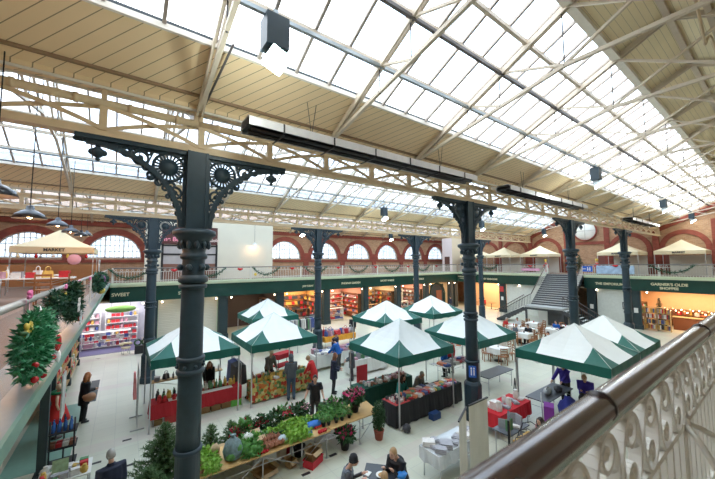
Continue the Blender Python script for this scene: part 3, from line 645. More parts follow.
# hanging floodlights
def flood(label,loc,group=None):
    t=thing('floodlight',label,'floodlight',loc,0,group); 
    MB().box(-.19,.19,-.16,.16,-.58,-.04).build('ballast_box',m_iron,t)
    b=MB(); b.box(-.04,.04,-.04,.04,-.04,.12); b.cbox((0,0,-.66),(.22,.2,.14)); b.build('bracket',m_conduit,t)
    h=MB(); TM=Matrix.Translation((0,0,-.66))@Matrix.Rotation(-.6,4,'X')@Matrix.Rotation(.3,4,'Z'); h.lathe([(.08,.04),(.24,-.1),(.27,-.17),(.02,-.17)],n=4,sm=False,M4=TM); h.build('reflector',M('pale_reflector',(.6,.7,.7),.3),t)
    MB().lathe([(.001,-.172),(.25,-.172),(.25,-.185),(.001,-.185)],n=4,sm=False,M4=TM).build('lamp_lens',m_coldglow,t)
    if loc[1]>10: MB().tube([(0,0,.1),(0,0,.75)],.012,4).build('hanger_cable',m_conduitd,t)
    return t
F=[((1.9,4.9,9.76),'large hanging floodlight, lit, nearest the camera below the roof glass'),((16.5,4.9,9.76),'hanging floodlight under the nearest nave glazing, second from the camera'),((28.6,4.9,9.76),'hanging floodlight under the nearest nave glazing, third from the camera'),((38.3,4.9,9.76),'hanging floodlight farthest along the nearest nave, close to the brick gable'),
((14.1,16.2,9.4),'small floodlight hanging in the middle nave above the central tents'),((25.5,16.2,9.3),'small floodlight hanging in the middle nave over the tearoom corner'),((37.4,16.2,9.3),'small floodlight hanging before the left end gable'),((13.7,27.7,9.1),'small floodlight over the far gallery beside the partition'),((25.1,27.7,9.1),'small floodlight over the far gallery windows')]
for p,l in F:
    flood(l,p); lamp('POINT',(p[0],p[1],p[2]-1.0),45,(.9,1,.95),.15)
# conduits
for y,z,m,l in ((4.93,9.80,m_conduit,'thick grey lighting trunking under the first purlin of the near nave'),(3.98,10.27,m_conduitd,'dark conduit under the second purlin of the near nave')):
    o=tag(MB().box(X0,X1,y-.035,y+.035,z-.04,z+.03).build('lighting_trunking',m),l,'trunking')
o=tag(MB().tube([(X0,16.2,9.75),(X1,16.2,9.75)],.04,6).build('lighting_trunking',m_conduit),'grey lighting trunking under the middle nave glazing','trunking')
# radiant heaters
def heater(label,x0,x1,y=6.3,z=8.32):
    t=thing('radiant_heater',label,'heater',(x0,y,z)); L=x1-x0; w=.3
    p=[(-w,0),(-w,.15),(-.2,.22),(.2,.22),(w,.15),(w,0),(w-.02,0),(w-.02,.14),(.19,.2),(-.19,.2),(-w+.02,.14),(-w+.02,0)]
    MB().prism(p,0,0,L).build('reflector',M('bright_steel',(.72,.70,.70),.3,.5),t)
    MB().box(.02,L-.02,-w+.022,w-.022,.05,.07).build('inner_shade',M('dark_inner',(.04,.045,.05),.5),t)
    for dy in (-.11,.11): MB().tube([(.1,dy,.0),(L-.1,dy,.0)],.05,8).build('tube',m_darkmetal,t)
    k=int(L/1.45)
    for i in range(k+1):
        x=.7+(L-1.4)*i/k; b=MB(); b.box(x-.015,x+.015,-w-.02,w+.02,-.07,-.05); b.box(x-.015,x+.015,-w-.02,-w-.002,-.07,.16); b.build('strap',m_darkmetal,t)
    for x in (L*.2,L*.8):
        b=MB(); b.tube([(x,0,.2),(x-.12,0,1.0)],.008,4); b.tube([(x,0,.2),(x+.12,0,1.0)],.008,4); b.build('hanger',m_conduitd,t)
heater('long dark tube heater, nearest, hung below the boarded soffit',1.85,9.3); heater('dark tube heater hung below the soffit, second along the hall',11.4,18.8); heater('dark tube heater hung below the soffit, farthest along the hall',26.5,33.3)
# ---- ground floor shops, far side
st(MB().box(X0,X1,25.9,YN,3.2,3.3).build('ceiling_far_shops',m_tanw)); st(MB().box(GE+.3,X1,GS,25.9,3.2,3.3).build('ceiling_east_shops',m_tanw))
SY=26.35
PX=[AC[0]+AS/2+AS*k for k in range(-1,10)]   # pier centres
piers=[p for p in PX if -5<p<34]
pr=None
for p in piers:
    m=MB(); m.box(-.32,.32,-.1,.35,0,3.2); m.box(-.38,.38,-.16,.4,0,.35); m.box(-.25,.25,-.13,-.1,.5,2.9)
    if pr is None:
        pr=tag(m.build('shopfront_pier',m_greend),'dark green pier between the far ground floor shop fronts','pier','dark piers of the far shop fronts'); pr.location=(p,SY-.35,0)
    else: dup(pr,(p,SY-.35,0))
# notices and little lamps on piers
m_bulb=M('fairy_bulb',(1,.9,.7),.5,emit=14,ecol=(1,.75,.5))
bl=None
for p in piers:
    for dx in (-.55,.55):
        if bl is None: bl=tag(MB().ball((0,0,0),.055,8,6).build('bulb_lamp',m_bulb),'small round lamp under the far fascia beside a pier','lamp','round lamps under the far fascia'); bl.location=(p+dx,25.85,3.05)
        else: dup(bl,(p+dx,25.85,3.05))
for i,y in enumerate((22.4,20.4,18.0,10.9,8.2,7.4,2.8)):
    dup(bl,(GE+.3,y,3.08),None,'small round lamp under the end gallery fascia','round lamps under the end fascia')
c_peach=M('peach_wall',(.80,.50,.28),.8,var=.06); c_org=M('orange_wall',(.85,.48,.16),.8,var=.06); c_beige=M('beige_wall',(.72,.58,.38),.8); c_pinkw=M('pink_wall',(.80,.42,.34),.8); c_whitew=M('cool_white_wall',(.72,.74,.80),.8); c_dark=M('dark_shop_wall',(.10,.07,.06),.8)
SH=[(piers[0],piers[1],c_whitew),(piers[1],piers[2],m_cream),(piers[2],piers[3],c_dark),(piers[3],piers[4],c_org),(piers[4],piers[5],c_pinkw),(piers[5],piers[6],c_beige),(piers[6],piers[7],c_pinkw),(piers[7],piers[8],c_beige)]
wc=[(1,.78,.55)]*8; wc[0]=(.95,.9,1)
pw=[110,0,22,140,90,95,100,50]
for i,(a,b,m) in enumerate(SH):
    st(MB().box(a,b,30.1,30.2,0,3.2).build('wall_shop_back_%d'%i,m)); st(MB().box(b-.05,b+.05,26.42,30.1,0,3.2).build('wall_shop_side_%d'%i,m))
    if pw[i]: lamp('AREA',((a+b)/2,28.0,3.1),pw[i],wc[i],3.4,sy=2.6)
st(MB().box(34.3,GE+.2,25.9,26.3,0,3.2).build('wall_corner_pier',m_greend))
# closed cream shutter between sweet shop and dark shop
def shutter(label,loc,w,rz,h=3.15,mat=m_cream):
    t=thing('roller_shutter',label,'shutter',loc,rz); b=MB()
    n=int(h/.12)
    for i in range(n): b.box(-w/2,w/2,-.02-.012*(i%2),.03,i*h/n,(i+1)*h/n-.006)
    b.build('shutter_curtain',mat,t); MB().box(-w/2-.06,-w/2,-.06,.06,0,h).build('guide',m_pale,t); MB().box(w/2,w/2+.06,-.06,.06,0,h).build('guide',m_pale,t)
shutter('closed cream roller shutter of the shop under STYLE',((SH[1][0]+SH[1][1])/2,SY,0),3.8,0)
# floor of the sweet shop
st(MB().box(-3,1.35,26.1,30.1,0,.012).build('floor_sweet_shop',M('violet_grey_floor',(.13,.13,.24),.35)))
# shelf racks with stock in the shops
def shelf_rack(label,loc,w,h,d,n,mat,rz=0):
    t=thing('shelf_rack',label,'shelves',loc,rz)
    for s in (-1,1): MB().box(s*w/2-.02,s*w/2+.02,-d/2,d/2,0,h).build('upright',mat,t)
    for i in range(n): MB().box(-w/2,w/2,-d/2,d/2,.12+i*(h-.15)/(n-1)-.015,.12+i*(h-.15)/(n-1)+.015).build('shelf',mat,t)
    return t
GOODC=[(.55,.03,.04),(.75,.72,.68),(.05,.05,.06),(.08,.12,.35),(.70,.45,.10),(.30,.12,.07),(.12,.30,.14),(.55,.30,.35),(.35,.35,.38),(.75,.25,.12)]
m_goods=[M('goods_%s'%['red','white','black','blue','ochre','brown','green','rose','grey','orange'][i],c,.5,var=.25,scale=14) for i,c in enumerate(GOODC)]
PINKS=[0,1,7,7,1,0,4,3]; 
stockproto={}
def proto(kind,mi):
    k=(kind,mi)
    if k in stockproto: return stockproto[k].copy()
    mb=MB()
    if kind=='jar': mb.lathe([(.0,0),(.07,0),(.075,.02),(.075,.15),(.05,.18),(.055,.19),(.055,.22),(0,.22)],n=10)
    elif kind=='bag': mb.prism([(-.14,0),(.14,0),(.11,.22),(-.11,.22)],1,-.05,.05); mb.tube([(-.07,0,.2),(-.06,0,.32),(0,0,.36),(.06,0,.32),(.07,0,.2)],.012,5)
    elif kind=='box': mb.cbox((0,0,.08),(.2,.15,.16)); mb.cbox((0,0,.165),(.205,.155,.02))
    elif kind=='book': mb.box(-.015,.015,-.09,.09,0,.23); mb.box(-.019,-.014,-.095,.095,-.0,.24); mb.box(.014,.019,-.095,.095,0,.24)
    elif kind=='cloth': 
        for i in range(3): mb.cbox((.004*i,-.004*i,.02+.03*i),(.27-.012*i,.21-.01*i,.026),rz=.06*i)
    elif kind=='vase': mb.lathe([(0,0),(.05,0),(.07,.08),(.05,.16),(.03,.2),(.04,.24),(0,.24)],n=10)
    elif kind=='bottle': mb.lathe([(0,0),(.038,0),(.04,.01),(.04,.18),(.034,.21),(.014,.24),(.014,.3),(.017,.3),(.017,.315),(0,.315)],n=10)
    elif kind=='pack': mb.cbox((0,0,.03),(.22,.15,.05)); mb.cbox((.01,.01,.062),(.17,.11,.015),rz=.2)
    o=mb.build({'jar':'jar','bag':'handbag','box':'gift_box','book':'book','cloth':'folded_cloth','vase':'vase','bottle':'bottle','pack':'packet'}[kind],m_goods[mi] if isinstance(mi,int) else mi); stockproto[k]=o; return o
def put(kind,mi,loc,rz,label,group,s=1):
    k=(kind,mi); new=k not in stockproto; o=proto(kind,mi)
    if not new: col.objects.link(o)
    o.location=loc; o.rotation_euler=(0,0,rz) ; o.scale=(s,s,s)
    tag(o,label,{'jar':'jar','bag':'handbag','box':'box','book':'book','cloth':'cloth','vase':'vase','bottle':'bottle','pack':'packet'}[kind],group); return o
CN=['red','white','black','blue','ochre','brown','green','pink','grey','orange']
CAT={'jar':'jar','bag':'handbag','box':'box','book':'book','cloth':'folded cloth','vase':'vase','bottle':'bottle','pack':'packet'}
def stock_shelf(loc,w,h,n,kinds,cols_,where,step=.26,fill=.85,z0=.135,rz=0,s=1.2):
    rr=random.Random(hash(where)%1000 if 0 else len(where)*7+int(w*10))
    for i in range(n):
        z=.135+i*(h-.15)/(n-1); k=int(w/step)
        for j in range(k):
            if rr.random()>fill or i==n-1: continue
            kd=rr.choice(kinds); ci=rr.choice(cols_); x=-w/2+(j+.5)*w/k
            put(kd,ci,(loc[0]+x*math.cos(rz),loc[1]+x*math.sin(rz),z),rz,'%s %s on the %s'%(CN[ci],CAT[kd],where),'%s %ss on the %s'%(CN[ci],CAT[kd],where),s)
w_wal=M('walnut_shelf',(.20,.10,.05),.5)
# sweet shop
for x,l in ((-2.1,'left'),(.1,'right')):
    shelf_rack('white sweet shop shelf rack, %s one of the two at the back'%l,(x,29.6,0),1.9,2.3,.4,6,m_white); stock_shelf((x,29.55),1.8,2.3,6,['jar','box'],PINKS,'%s rack in the sweet shop'%l,.24)
shelf_rack('low white sweet shop display counter near the entrance',(-.7,28.0,0),2.6,1.1,.5,3,m_white); stock_shelf((-.7,27.9),2.4,1.1,3,['jar','box','vase'],PINKS,'sweet shop counter',.22)
t=thing('hanging_shop_sign','green oval sign hanging inside the sweet shop','sign',(0.0,27.0,2.65)); MB().lathe([(.01,-.03),(.85,-.03),(.85,.03),(.01,.03)],n=24,M4=Matrix.Diagonal((1,.28,1,1))@Matrix.Identity(4)).build('oval_panel',M('leaf_green',(.25,.5,.12),.5),t); t.children[0].rotation_euler.x=PI/2; MB().tube([(-.5,0,.15),(-.5,0,.55)],.01,4).build('hanger',m_darkmetal,t); MB().tube([(.5,0,.15),(.5,0,.55)],.01,4).build('hanger',m_darkmetal,t)
# bag shop: wall of hanging bags
mid=(SH[3][0]+SH[3][1])/2
t=thing('slat_display_wall','tall slatted display wall hung with bags in the orange-lit shop','display wall',(mid,29.95,0)); MB().box(-2,2,-.03,.03,.3,2.9).build('slat_panel',c_org,t)
for i in range(4): MB().box(-1.95,1.95,-.06,-.03,.75+i*.55,.79+i*.55).build('hook_rail',m_darkmetal,t)
rr=random.Random(11)
for r_ in range(4):
    for j in range(13):
        ci=rr.choice([2,2,2,5,0,4,2]); put('bag',ci,(mid-1.85+j*.31,29.75,.45+r_*.55),0,'%s handbag hanging on the display wall of the orange-lit shop'%CN[ci],'%s handbags in the orange-lit shop'%CN[ci],1.3)
for x,l in ((mid-1.2,'left'),(mid+.6,'right')):
    shelf_rack('dark bag shop rack, %s of two near the front'%l,(x,27.6,0),1.3,1.4,.4,3,m_darkmetal); stock_shelf((x,27.5),1.2,1.4,3,['bag'],[2,5,2,0,4],'%s front rack of the bag shop'%l,.3,s=1.2)
# next shops
for i,(cols_,kinds,nm,mt) in {4:([0,0,7,3,1,9],['box','bag','cloth'],"PHOENIX GARDEN shop",m_white),5:([2,5,0,4,8],['box','book','vase'],'beige shop',M('shop_shelf_wood',(.45,.28,.13))),6:([8,1,7,2,0],['jar','vase','box'],'pink shop',m_white)}.items():
    a,b,_=SH[i]; mx=(a+b)/2
    shelf_rack('tall shelves along the back of the %s'%nm,(mx,29.7,0),3.6,2.4,.4,6,mt); stock_shelf((mx,29.6),3.5,2.4,6,kinds,cols_,'back shelves of the %s'%nm,.3)
    shelf_rack('low front shelves in the %s'%nm,(mx-.6,27.3,0),1.8,1.2,.4,3,mt); stock_shelf((mx-.6,27.25),1.7,1.2,3,kinds,cols_,'front shelves of the %s'%nm,.28)
for i,(cols_,kinds,nm) in {2:([2,5,8],['box','book'],'dark shop'),3:([2,5,2,0,4],['bag'],'orange-lit bag shop'),4:([0,7,3,9,1],['box','cloth'],"PHOENIX GARDEN shop"),5:([2,5,0,4,8,6],['book','vase','box'],'beige shop'),6:([8,1,7,2],['vase','box'],'pink shop')}.items():
    b=SH[i][1]
    shelf_rack('tall shelves along the side wall of the %s'%nm,(b-.32,28.2,0),3.2,2.5,.4,6,w_wal,PI/2); stock_shelf((b-.38,28.2),3.1,2.5,6,kinds,cols_,'side wall shelves of the %s'%nm,.32,.8,rz=PI/2,s=1.35)
# dark green arched doorway at shop 7
a,b,_=SH[7]; cx=(a+b)/2-.3
t=thing('arched_doorway','dark green arched doorway with a red-brown door left of the tearoom','doorway',(cx,26.05,0))
mb=MB(); mb.tube([(1.3*math.cos(PI*i/16),0,1.9+1.2*math.sin(PI*i/16)) for i in range(17)],.09,6); mb.box(-1.4,-1.2,-.08,.08,0,1.95); mb.box(1.2,1.4,-.08,.08,0,1.95); mb.build('arch_frame',m_green,t)
MB().box(-.2,.75,-.03,.03,.02,2.25).build('door_leaf',M('terracotta_door',(.33,.09,.04),.5),t); MB().box(-1.2,1.2,.05,.1,0,3.0).build('dark_screen',m_greend,t)
# ---- east side ground floor: tearoom, white walls, shutter, gift shop
EX=GE+.35
def ewall(n,y0,y1,mat,x=EX): return st(MB().box(x,x+.1,y0,y1,0,3.2).build('wall_east_shop_%d'%n,mat))
ewall(0,14.95,19.48,M('white_partition',(.70,.72,.66),.7)); ewall(1,8.7,10.9,M('white_partition_b',(.70,.72,.66),.7))
st(MB().box(EX+2.6,EX+2.7,19.6,26,0,3.2).build('wall_tearoom_back',c_peach)); st(MB().box(X1-.5,X1-.4,GS,8.7,0,3.2).build('wall_gift_shop_back',c_peach)); st(MB().box(EX,X1,8.6,8.7,0,3.2).build('wall_gift_shop_side',c_peach)); st(MB().box(EX+.2,X1,19.5,19.6,0,3.2).build('wall_tearoom_side',c_peach))
lamp('AREA',(EX+1.3,22.5,3.1),140,(1,.72,.45),2.2,sy=4); lamp('AREA',(EX+2.2,5.0,3.1),170,(1,.72,.45),2.6,sy=5)
for i,(y,l) in enumerate(((19.9,'dark green pier with a poster left of the white wall under the end gallery'),(11.3,'dark green pier at the right foot of the staircase'),(8.15,'dark green pier with a framed notice beside the gift shop'),(3.0,'dark green pier at the right end of the gift shop'))):
    t=thing('shopfront_pier',l,'pier',(EX-.1,y,0)); mb=MB(); mb.box(-.1,.2,-.34,.34,0,3.2); mb.box(-.15,.2,-.4,.4,0,.35); mb.build('pier_body',m_greend,t)
    if i in (0,1,2): MB().box(-.13,-.1,-.15,.12,1.35,1.75).build('notice',m_white,t)
    if i==0: MB().box(-.14,-.1,-.2,.2,2.3,2.9).build('red_notice',M('notice_red',(.6,.05,.05),.5),t)
    if i==2:
        MB().box(-.16,-.1,-.32+.5,.32+.55,1.55,2.15).build('framed_board',m_darkmetal,t); MB().box(-.17,-.155,.25,.8,1.62,2.08).build('board_face',M('pale_board',(.7,.72,.72),.4),t)
# gift shop contents: bookcases, lit counter, fairy lights, little tree
w_oak=M('pale_oak',(.50,.34,.16),.55)
for j,y in enumerate((7.35,6.55)):
    shelf_rack('pale wooden bookcase at the gift shop front, %s of the pair'%('left' if j==0 else 'right'),(EX+.35,y,0),.78,1.9,.3,5,w_oak,PI/2)
    stock_shelf((EX+.3,y),.7,1.9,5,['book'],[0,1,5,4,8,3,2],'%s gift shop bookcase'%('left' if j==0 else 'right'),.085,.9,rz=PI/2,s=1.3)
shelf_rack('dark wooden dresser against the left wall of the gift shop',(EX+2.2,8.35,0),2.4,2.0,.4,5,w_wal); stock_shelf((EX+2.2,8.3),2.2,2.0,5,['vase','box','jar'],[0,4,5,1,6],'gift shop dresser',.3,.85,s=1.3)
shelf_rack('dark wooden shelves along the back of the gift shop',(X1-.8,4.6,0),5.0,1.5,.4,4,w_wal,PI/2); stock_shelf((X1-.85,4.6),4.9,1.5,4,['vase','box','jar','cloth'],[0,4,5,1,6,9],'gift shop back shelves',.34,.85,rz=PI/2,s=1.4)
t=thing('shop_counter','long wooden gift shop counter strung with warm lights','counter',(EX+2.3,4.9,0)); MB().box(-.3,.3,-1.4,1.4,0,1.0).build('counter_body',M('red_brown_wood',(.30,.10,.04),.5),t); MB().box(-.36,.36,-1.45,1.45,1.0,1.05).build('counter_top',w_oak,t)
t=thing('fairy_lights','string of warm red and yellow fairy lights across the gift shop','string lights',(EX+1.5,5.3,1.75)); MB().tube([(0,-1.6+.2*i,-.1*math.sin(PI*((i%8)/8))) for i in range(17)],.008,4).build('wire',m_darkmetal,t)
bb=MB().ball((0,0,0),.05,6,4).build('bulb',M('red_bulb',(1,.2,.1),.5,emit=5,ecol=(1,.25,.1)),t); by=MB().ball((0,0,0),.04,6,4).build('bulb',m_bulb,t)
for i in range(20):
    o=(bb if i%2 else by)
    if i>1: o=o.copy(); col.objects.link(o)
    o.location=(0,-1.6+.165*i,-.1*math.sin(PI*((i%8)/8))-.05+.12*(i%3==0)-.12*(i%3==1))
# ---- the staircase
t=thing('staircase','grey imperial staircase with dark handrails rising to the end gallery','staircase',(0,0,0))
m_step=M('grey_step',(.10,.10,.10),.6); m_nose=M('pale_nosing',(.75,.76,.72),.6); m_str=M('dark_stringer',(.05,.055,.06),.5); m_hr=M('dark_handrail',(.06,.035,.025),.35)
LX0,LX1,LZ=29.9,31.2,1.7
s=MB(); nn=MB(); N_=15
for i in range(N_):
    x0=LX1+(GE-LX1)*i/N_; x1=LX1+(GE-LX1)*(i+1)/N_; z=LZ+(G-LZ)*(i+1)/N_-.02
    if i==N_-1: z=G-.01
    s.box(x0,x1,STY0,STY1,z-.2,z-.03); nn.box(x0,x0+.07,STY0,STY1,z-.035,z); nn.box(x0,x1,STY0,STY1,z-.03,z-.004)
s.build('upper_flight',m_step,t); nn.build('upper_nosing_strips',m_nose,t)
MB().box(LX0,LX1,STY0,STY1,LZ-.16,LZ).build('landing',M('grey_landing',(.40,.41,.40),.6),t)
for sd,(ya,dy) in (('left',(STY1,1)),('right',(STY0,-1))):
    s=MB(); nn=MB(); k=10
    for i in range(k):
        y0=ya+dy*.29*i; y1=ya+dy*.29*(i+1); z=LZ-(LZ/k)*(i+1)
        if i==k-1: break
        s.box(LX0,LX1,min(y0,y1),max(y0,y1),max(0,z-.18),z-.02); nn.box(LX0,LX1,min(y0,y1),max(y0,y1),z-.02,z); nn.box(LX0-.01,LX1,min(y1,y1-dy*.05),max(y1,y1-dy*.05),z-.16,z-.0)
    s.build('lower_flight',m_step,t); nn.build('lower_nosing_strips',m_nose,t)
    b=MB(); b.bar((LX0,ya,LZ-.28),(LX0,ya+dy*2.7,.02),.06,.3); b.build('stringer',m_str,t)
    for x in (LX0+.03,LX1-.03):
        h=MB(); h.tube([(x,ya,LZ+.95),(x,ya+dy*2.7,.98),(x,ya+dy*2.95,.95)],.035,6); h.build('handrail',m_hr,t)
        g=MB(); 
        for i in range(19): f=i/18; g.bar((x,ya+dy*2.7*f,LZ*(1-f)),(x,ya+dy*2.7*f,LZ+.95-(LZ+.95-.98)*f),.02)
        g.build('baluster_grille',m_str,t)
for y in (STY0+.03,STY1-.03):
    h=MB(); h.tube([(LX1,y,LZ+.95),(GE-.1,y,G+.95)],.04,6); h.build('handrail',m_hr,t)
    g=MB()
    for i in range(27): f=i/26; g.bar((LX1+(GE-.1-LX1)*f,y,LZ+(G-LZ)*f),(LX1+(GE-.1-LX1)*f,y,LZ+.95+(G-LZ)*f),.02)
    g.build('baluster_grille',m_balw,t); b=MB(); b.bar((LX1,y,LZ-.12),(GE-.05,y,G-.14),.08,.3); b.build('stringer',m_str,t)
MB().box(LX0+.1,LX0+.16,STY0+.02,STY1-.02,LZ-.35,LZ-.16).build('landing_beam',m_str,t)
for y in (STY0+.1,STY1-.1): MB().box(LX0+.05,LX0+.2,y-.07,y+.07,0,LZ-.1).build('landing_post',m_str,t)
MB().box(LX0+1.1,LX0+1.15,STY0+.1,STY1-1.5,0,LZ-.2).build('back_screen',m_str,t); MB().box(LX0+1.05,LX0+1.1,13.5,14.2,.1,1.45).build('pale_panel',m_white,t)
# figures and tree on the end gallery
def nutcracker(label,loc):
    t=thing('nutcracker_figure',label,'figure',loc,0)
    MB().cbox((0,0,.06),(.4,.4,.12)).build('plinth',m_goods[6],t); b=MB(); b.lathe([(.09,.12),(.1,.55),(.17,.6),(.18,.95),(.12,1.02),(.06,1.06)],n=12); b.build('tunic',m_redb,t)
    for s in (-1,1): MB().tube([(0,s*.19,.96),(-.02,s*.24,.75),(-.03,s*.22,.58)],.05,6).build('arm',m_redb,t)
    MB().ball((0,0,1.15),(.1,.1,.12),10,6).build('head',M('doll_skin',(.7,.45,.3)),t); MB().lathe([(.11,1.22),(.12,1.45),(.09,1.47)],n=12).build('hat',m_goldb,t)
nutcracker('red and gold toy soldier figure left of the stair head',(GE+.6,15.3,G)); nutcracker('red and gold toy soldier figure right of the stair head',(GE+.8,10.9,G))
# ================================================================= THE MARKET FLOOR
m_tg=M('tent_green',(.003,.11,.08),.55,var=.12,scale=3,bump=.1); m_tw=M('tent_white',(.80,.83,.80),.7,var=.04,scale=2,bump=.15); m_seam=M('pale_webbing',(.55,.62,.58),.7)
def tent_canopy(w,ze,za,sag=.10):
    mb=MB(); h=w/2; T=[0,.11,.22,.335,.45,.6,.75,.88,1.0]
    for q in range(4):
        A=q*PI/2; ca,sa=math.cos(A),math.sin(A)
        def P(s,t):
            x=s*h*(1-t); y=-h*(1-t); z=ze+(za-ze)*t-sag*math.sin(PI*min(1,t*1.05))*(1-.6*abs(s)**2)-.02*math.cos(s*9)*(1-t)*math.sin(PI*t); return (x*ca-y*sa,x*sa+y*ca,z)
        for j in range(len(T)-1):
            t0,t1=T[j],T[j+1]
            def sb(t): k=min(1,t/.45); return min(1,(.5+.05*k)/(1-.45*k))
            b0,b1=sb(t0),sb(t1); 
            for i in range(6):
                f0,f1=-1+2*i/6,-1+2*(i+1)/6; mb.c=1; mb.add([P(f0*b0,t0),P(f1*b0,t0),P(f1*b1,t1),P(f0*b1,t1)],[(0,1,2,3)],True)
            if t0<.45:
                mb.c=0
                for s in (-1,1):
                    for i in range(2):
                        g0,g1=i/2,(i+1)/2; a=lambda g,b:s*(b+(1-b)*g)
                        mb.add([P(a(g0,b0),t0),P(a(g1,b0),t0),P(a(g1,b1),t1),P(a(g0,b1),t1)],[(0,1,2,3)],True)
    return mb
def market_tent(label,x,y,w=2.95):
    t=thing('market_tent',label,'market tent',(x+w/2,y+w/2,0),0,None)
    tent_canopy(w,2.38,3.38).build('canopy',[m_tg,m_tw],t)
    v=MB(); h=w/2
    for q in range(4):
        A=q*PI/2; ca,sa=math.cos(A),math.sin(A); P=lambda a,b,z:(a*ca-b*sa,a*sa+b*ca,z)
        for i in range(12):
            a0,a1=-h+w*i/12,-h+w*(i+1)/12; d0,d1=.015*math.sin(i*1.9+q),.015*math.sin((i+1)*1.9+q)
            v.add([P(a0,-h-.01-d0,2.08+d0),P(a1,-h-.01-d1,2.08+d1),P(a1,-h,2.385),P(a0,-h,2.385)],[(0,1,2,3)],True)
    v.build('valance',m_tg,t)
    s=MB()
    for a in (-1,1):
        for b in (-1,1): s.tube([(a*h,b*h,2.39)]+[(a*h*(1-k/6),b*h*(1-k/6),2.385+.995*k/6-.045*math.sin(PI*k/6)) for k in range(1,7)],.011,4)
    s.build('hip_seam',m_seam,t)
    for a in (-1,1):
        for b in (-1,1):
            g=MB(); g.box(a*(h-.03)-.02,a*(h-.03)+.02,b*(h-.03)-.02,b*(h-.03)+.02,0,2.36); g.box(a*(h-.03)-.045,a*(h-.03)+.045,b*(h-.03)-.045,b*(h-.03)+.045,0,.012); g.build('leg',m_alu,t)
    f=MB()
    for q in range(4):
        A=q*PI/2; ca,sa=math.cos(A),math.sin(A); P=lambda a,b,z:(a*ca-b*sa,a*sa+b*ca,z)
        for i in range(4):
            a0,a1=-h+.03+(w-.06)*i/4,-h+.03+(w-.06)*(i+1)/4
            f.bar(P(a0,-h+.05,2.33 if i%2==0 else 2.03),P(a1,-h+.05,2.03 if i%2==0 else 2.33),.014,.02); f.bar(P(a0,-h+.04,2.03 if i%2==0 else 2.33),P(a1,-h+.04,2.33 if i%2==0 else 2.03),.014,.02)
    f.build('scissor_frame_lattice',m_alu,t)
    return t
for l,x,y in (('green and white market tent behind the nearest column, over the red-clothed table',.88,13.05),('green and white market tent over the fruit-patterned tablecloth',4.25,12.95),('green and white market tent peeking up behind the fruit-patterned stall tent',6.2,18.9),('green and white market tent in the middle, over the black-draped table',7.72,8.2),('green and white market tent left of the pair in the far middle',11.5,13.3),('green and white market tent farthest away, below the arched doorway',15.85,13.6),('green and white market tent behind the column with the blue sign',11.95,7.9),('large green and white market tent nearest the foreground handrail',12.1,3.5),('green and white market tent beside the handrail, nearest the gift shop',15.12,3.5)):
    market_tent(l,x,y)
# ---- tables and cloths
def table(label,x0,x1,y0,y1,h=.75,top=None,leg=None,under=True):
    cx,cy=(x0+x1)/2,(y0+y1)/2; w,d=(x1-x0)/2,(y1-y0)/2; t=thing('trestle_table',label,'table',(cx,cy,0))
    MB().box(-w,w,-d,d,h-.035,h).build('tabletop',top or M('grey_tabletop',(.13,.14,.16),.45),t)
    for a in (-1,1):
        for b in (-1,1): MB().tube([(a*(w-.08),b*(d-.06),0),(a*(w-.08),b*(d-.06),h-.03)],.016,6).build('leg',leg or m_alu,t)
    if under:
        u=MB(); u.tube([(-w+.08,0,h-.06),(-w*.3,0,h-.3),(w*.3,0,h-.3),(w-.08,0,h-.06)],.01,4); u.tube([(-w+.08,-d+.06,h-.25),(-w+.08,d-.06,h-.25)],.01,4); u.tube([(w-.08,-d+.06,h-.25),(w-.08,d-.06,h-.25)],.01,4); u.build('brace',leg or m_alu,t)
    return t
def drape(label,name,x0,x1,y0,y1,mat,h=.765,low=.05,lowb=None):
    cx,cy=(x0+x1)/2,(y0+y1)/2; w,d=(x1-x0)/2+.02,(y1-y0)/2+.02; mb=MB(); lowb=low if lowb is None else lowb
    per=[]; n1=int(w*2/.12);n2=int(d*2/.12)+1
    for i in range(n1): per.append((-w+2*w*i/n1,-d,low))
    for i in range(n2): per.append((w,-d+2*d*i/n2,low))
    for i in range(n1): per.append((w-2*w*i/n1,d,lowb))
    for i in range(n2): per.append((-w,d-2*d*i/n2,low))
    k=len(per); vs=[(x,y,h) for x,y,_ in per]; rr=random.Random(4)
    for i,(x,y,z) in enumerate(per):
        o=.02+.03*math.sin(i*1.7)+.01*rr.random(); nx,ny=(0,-1) if i<n1 else (1,0) if i<n1+n2 else (0,1) if i<2*n1+n2 else (-1,0); vs.append((x+nx*o,y+ny*o,z+.012*math.sin(i*2.3)))
    fs=[(i,(i+1)%k,(i+1)%k+k,i+k) for i in range(k)]+[tuple(range(k))]
    o=mb.add(vs,fs,False).build(name,mat,None,(cx,cy,0)); return tag(o,label,'tablecloth')
table('trestle table hidden under the long red cloth behind the nearest column',.98,4.02,13.45,14.1); m_redc=M('red_cloth',(.42,.012,.02),.75,bump=.2)
drape('long red tablecloth of the bottle stall behind the nearest column','tablecloth',.98,4.02,13.45,14.1,m_redc,low=.28)
st_=tag(MB().box(-1.1,1.1,-.14,.14,0,.006).build('white_runner',m_white),'narrow white runner along the front of the red tablecloth','table runner'); st_.location=(2.6,13.62,.766)
table('bare plywood table along the back of the bottle stall',1.1,3.8,15.5,15.85,.9,M('plywood',(.62,.42,.20),.55))
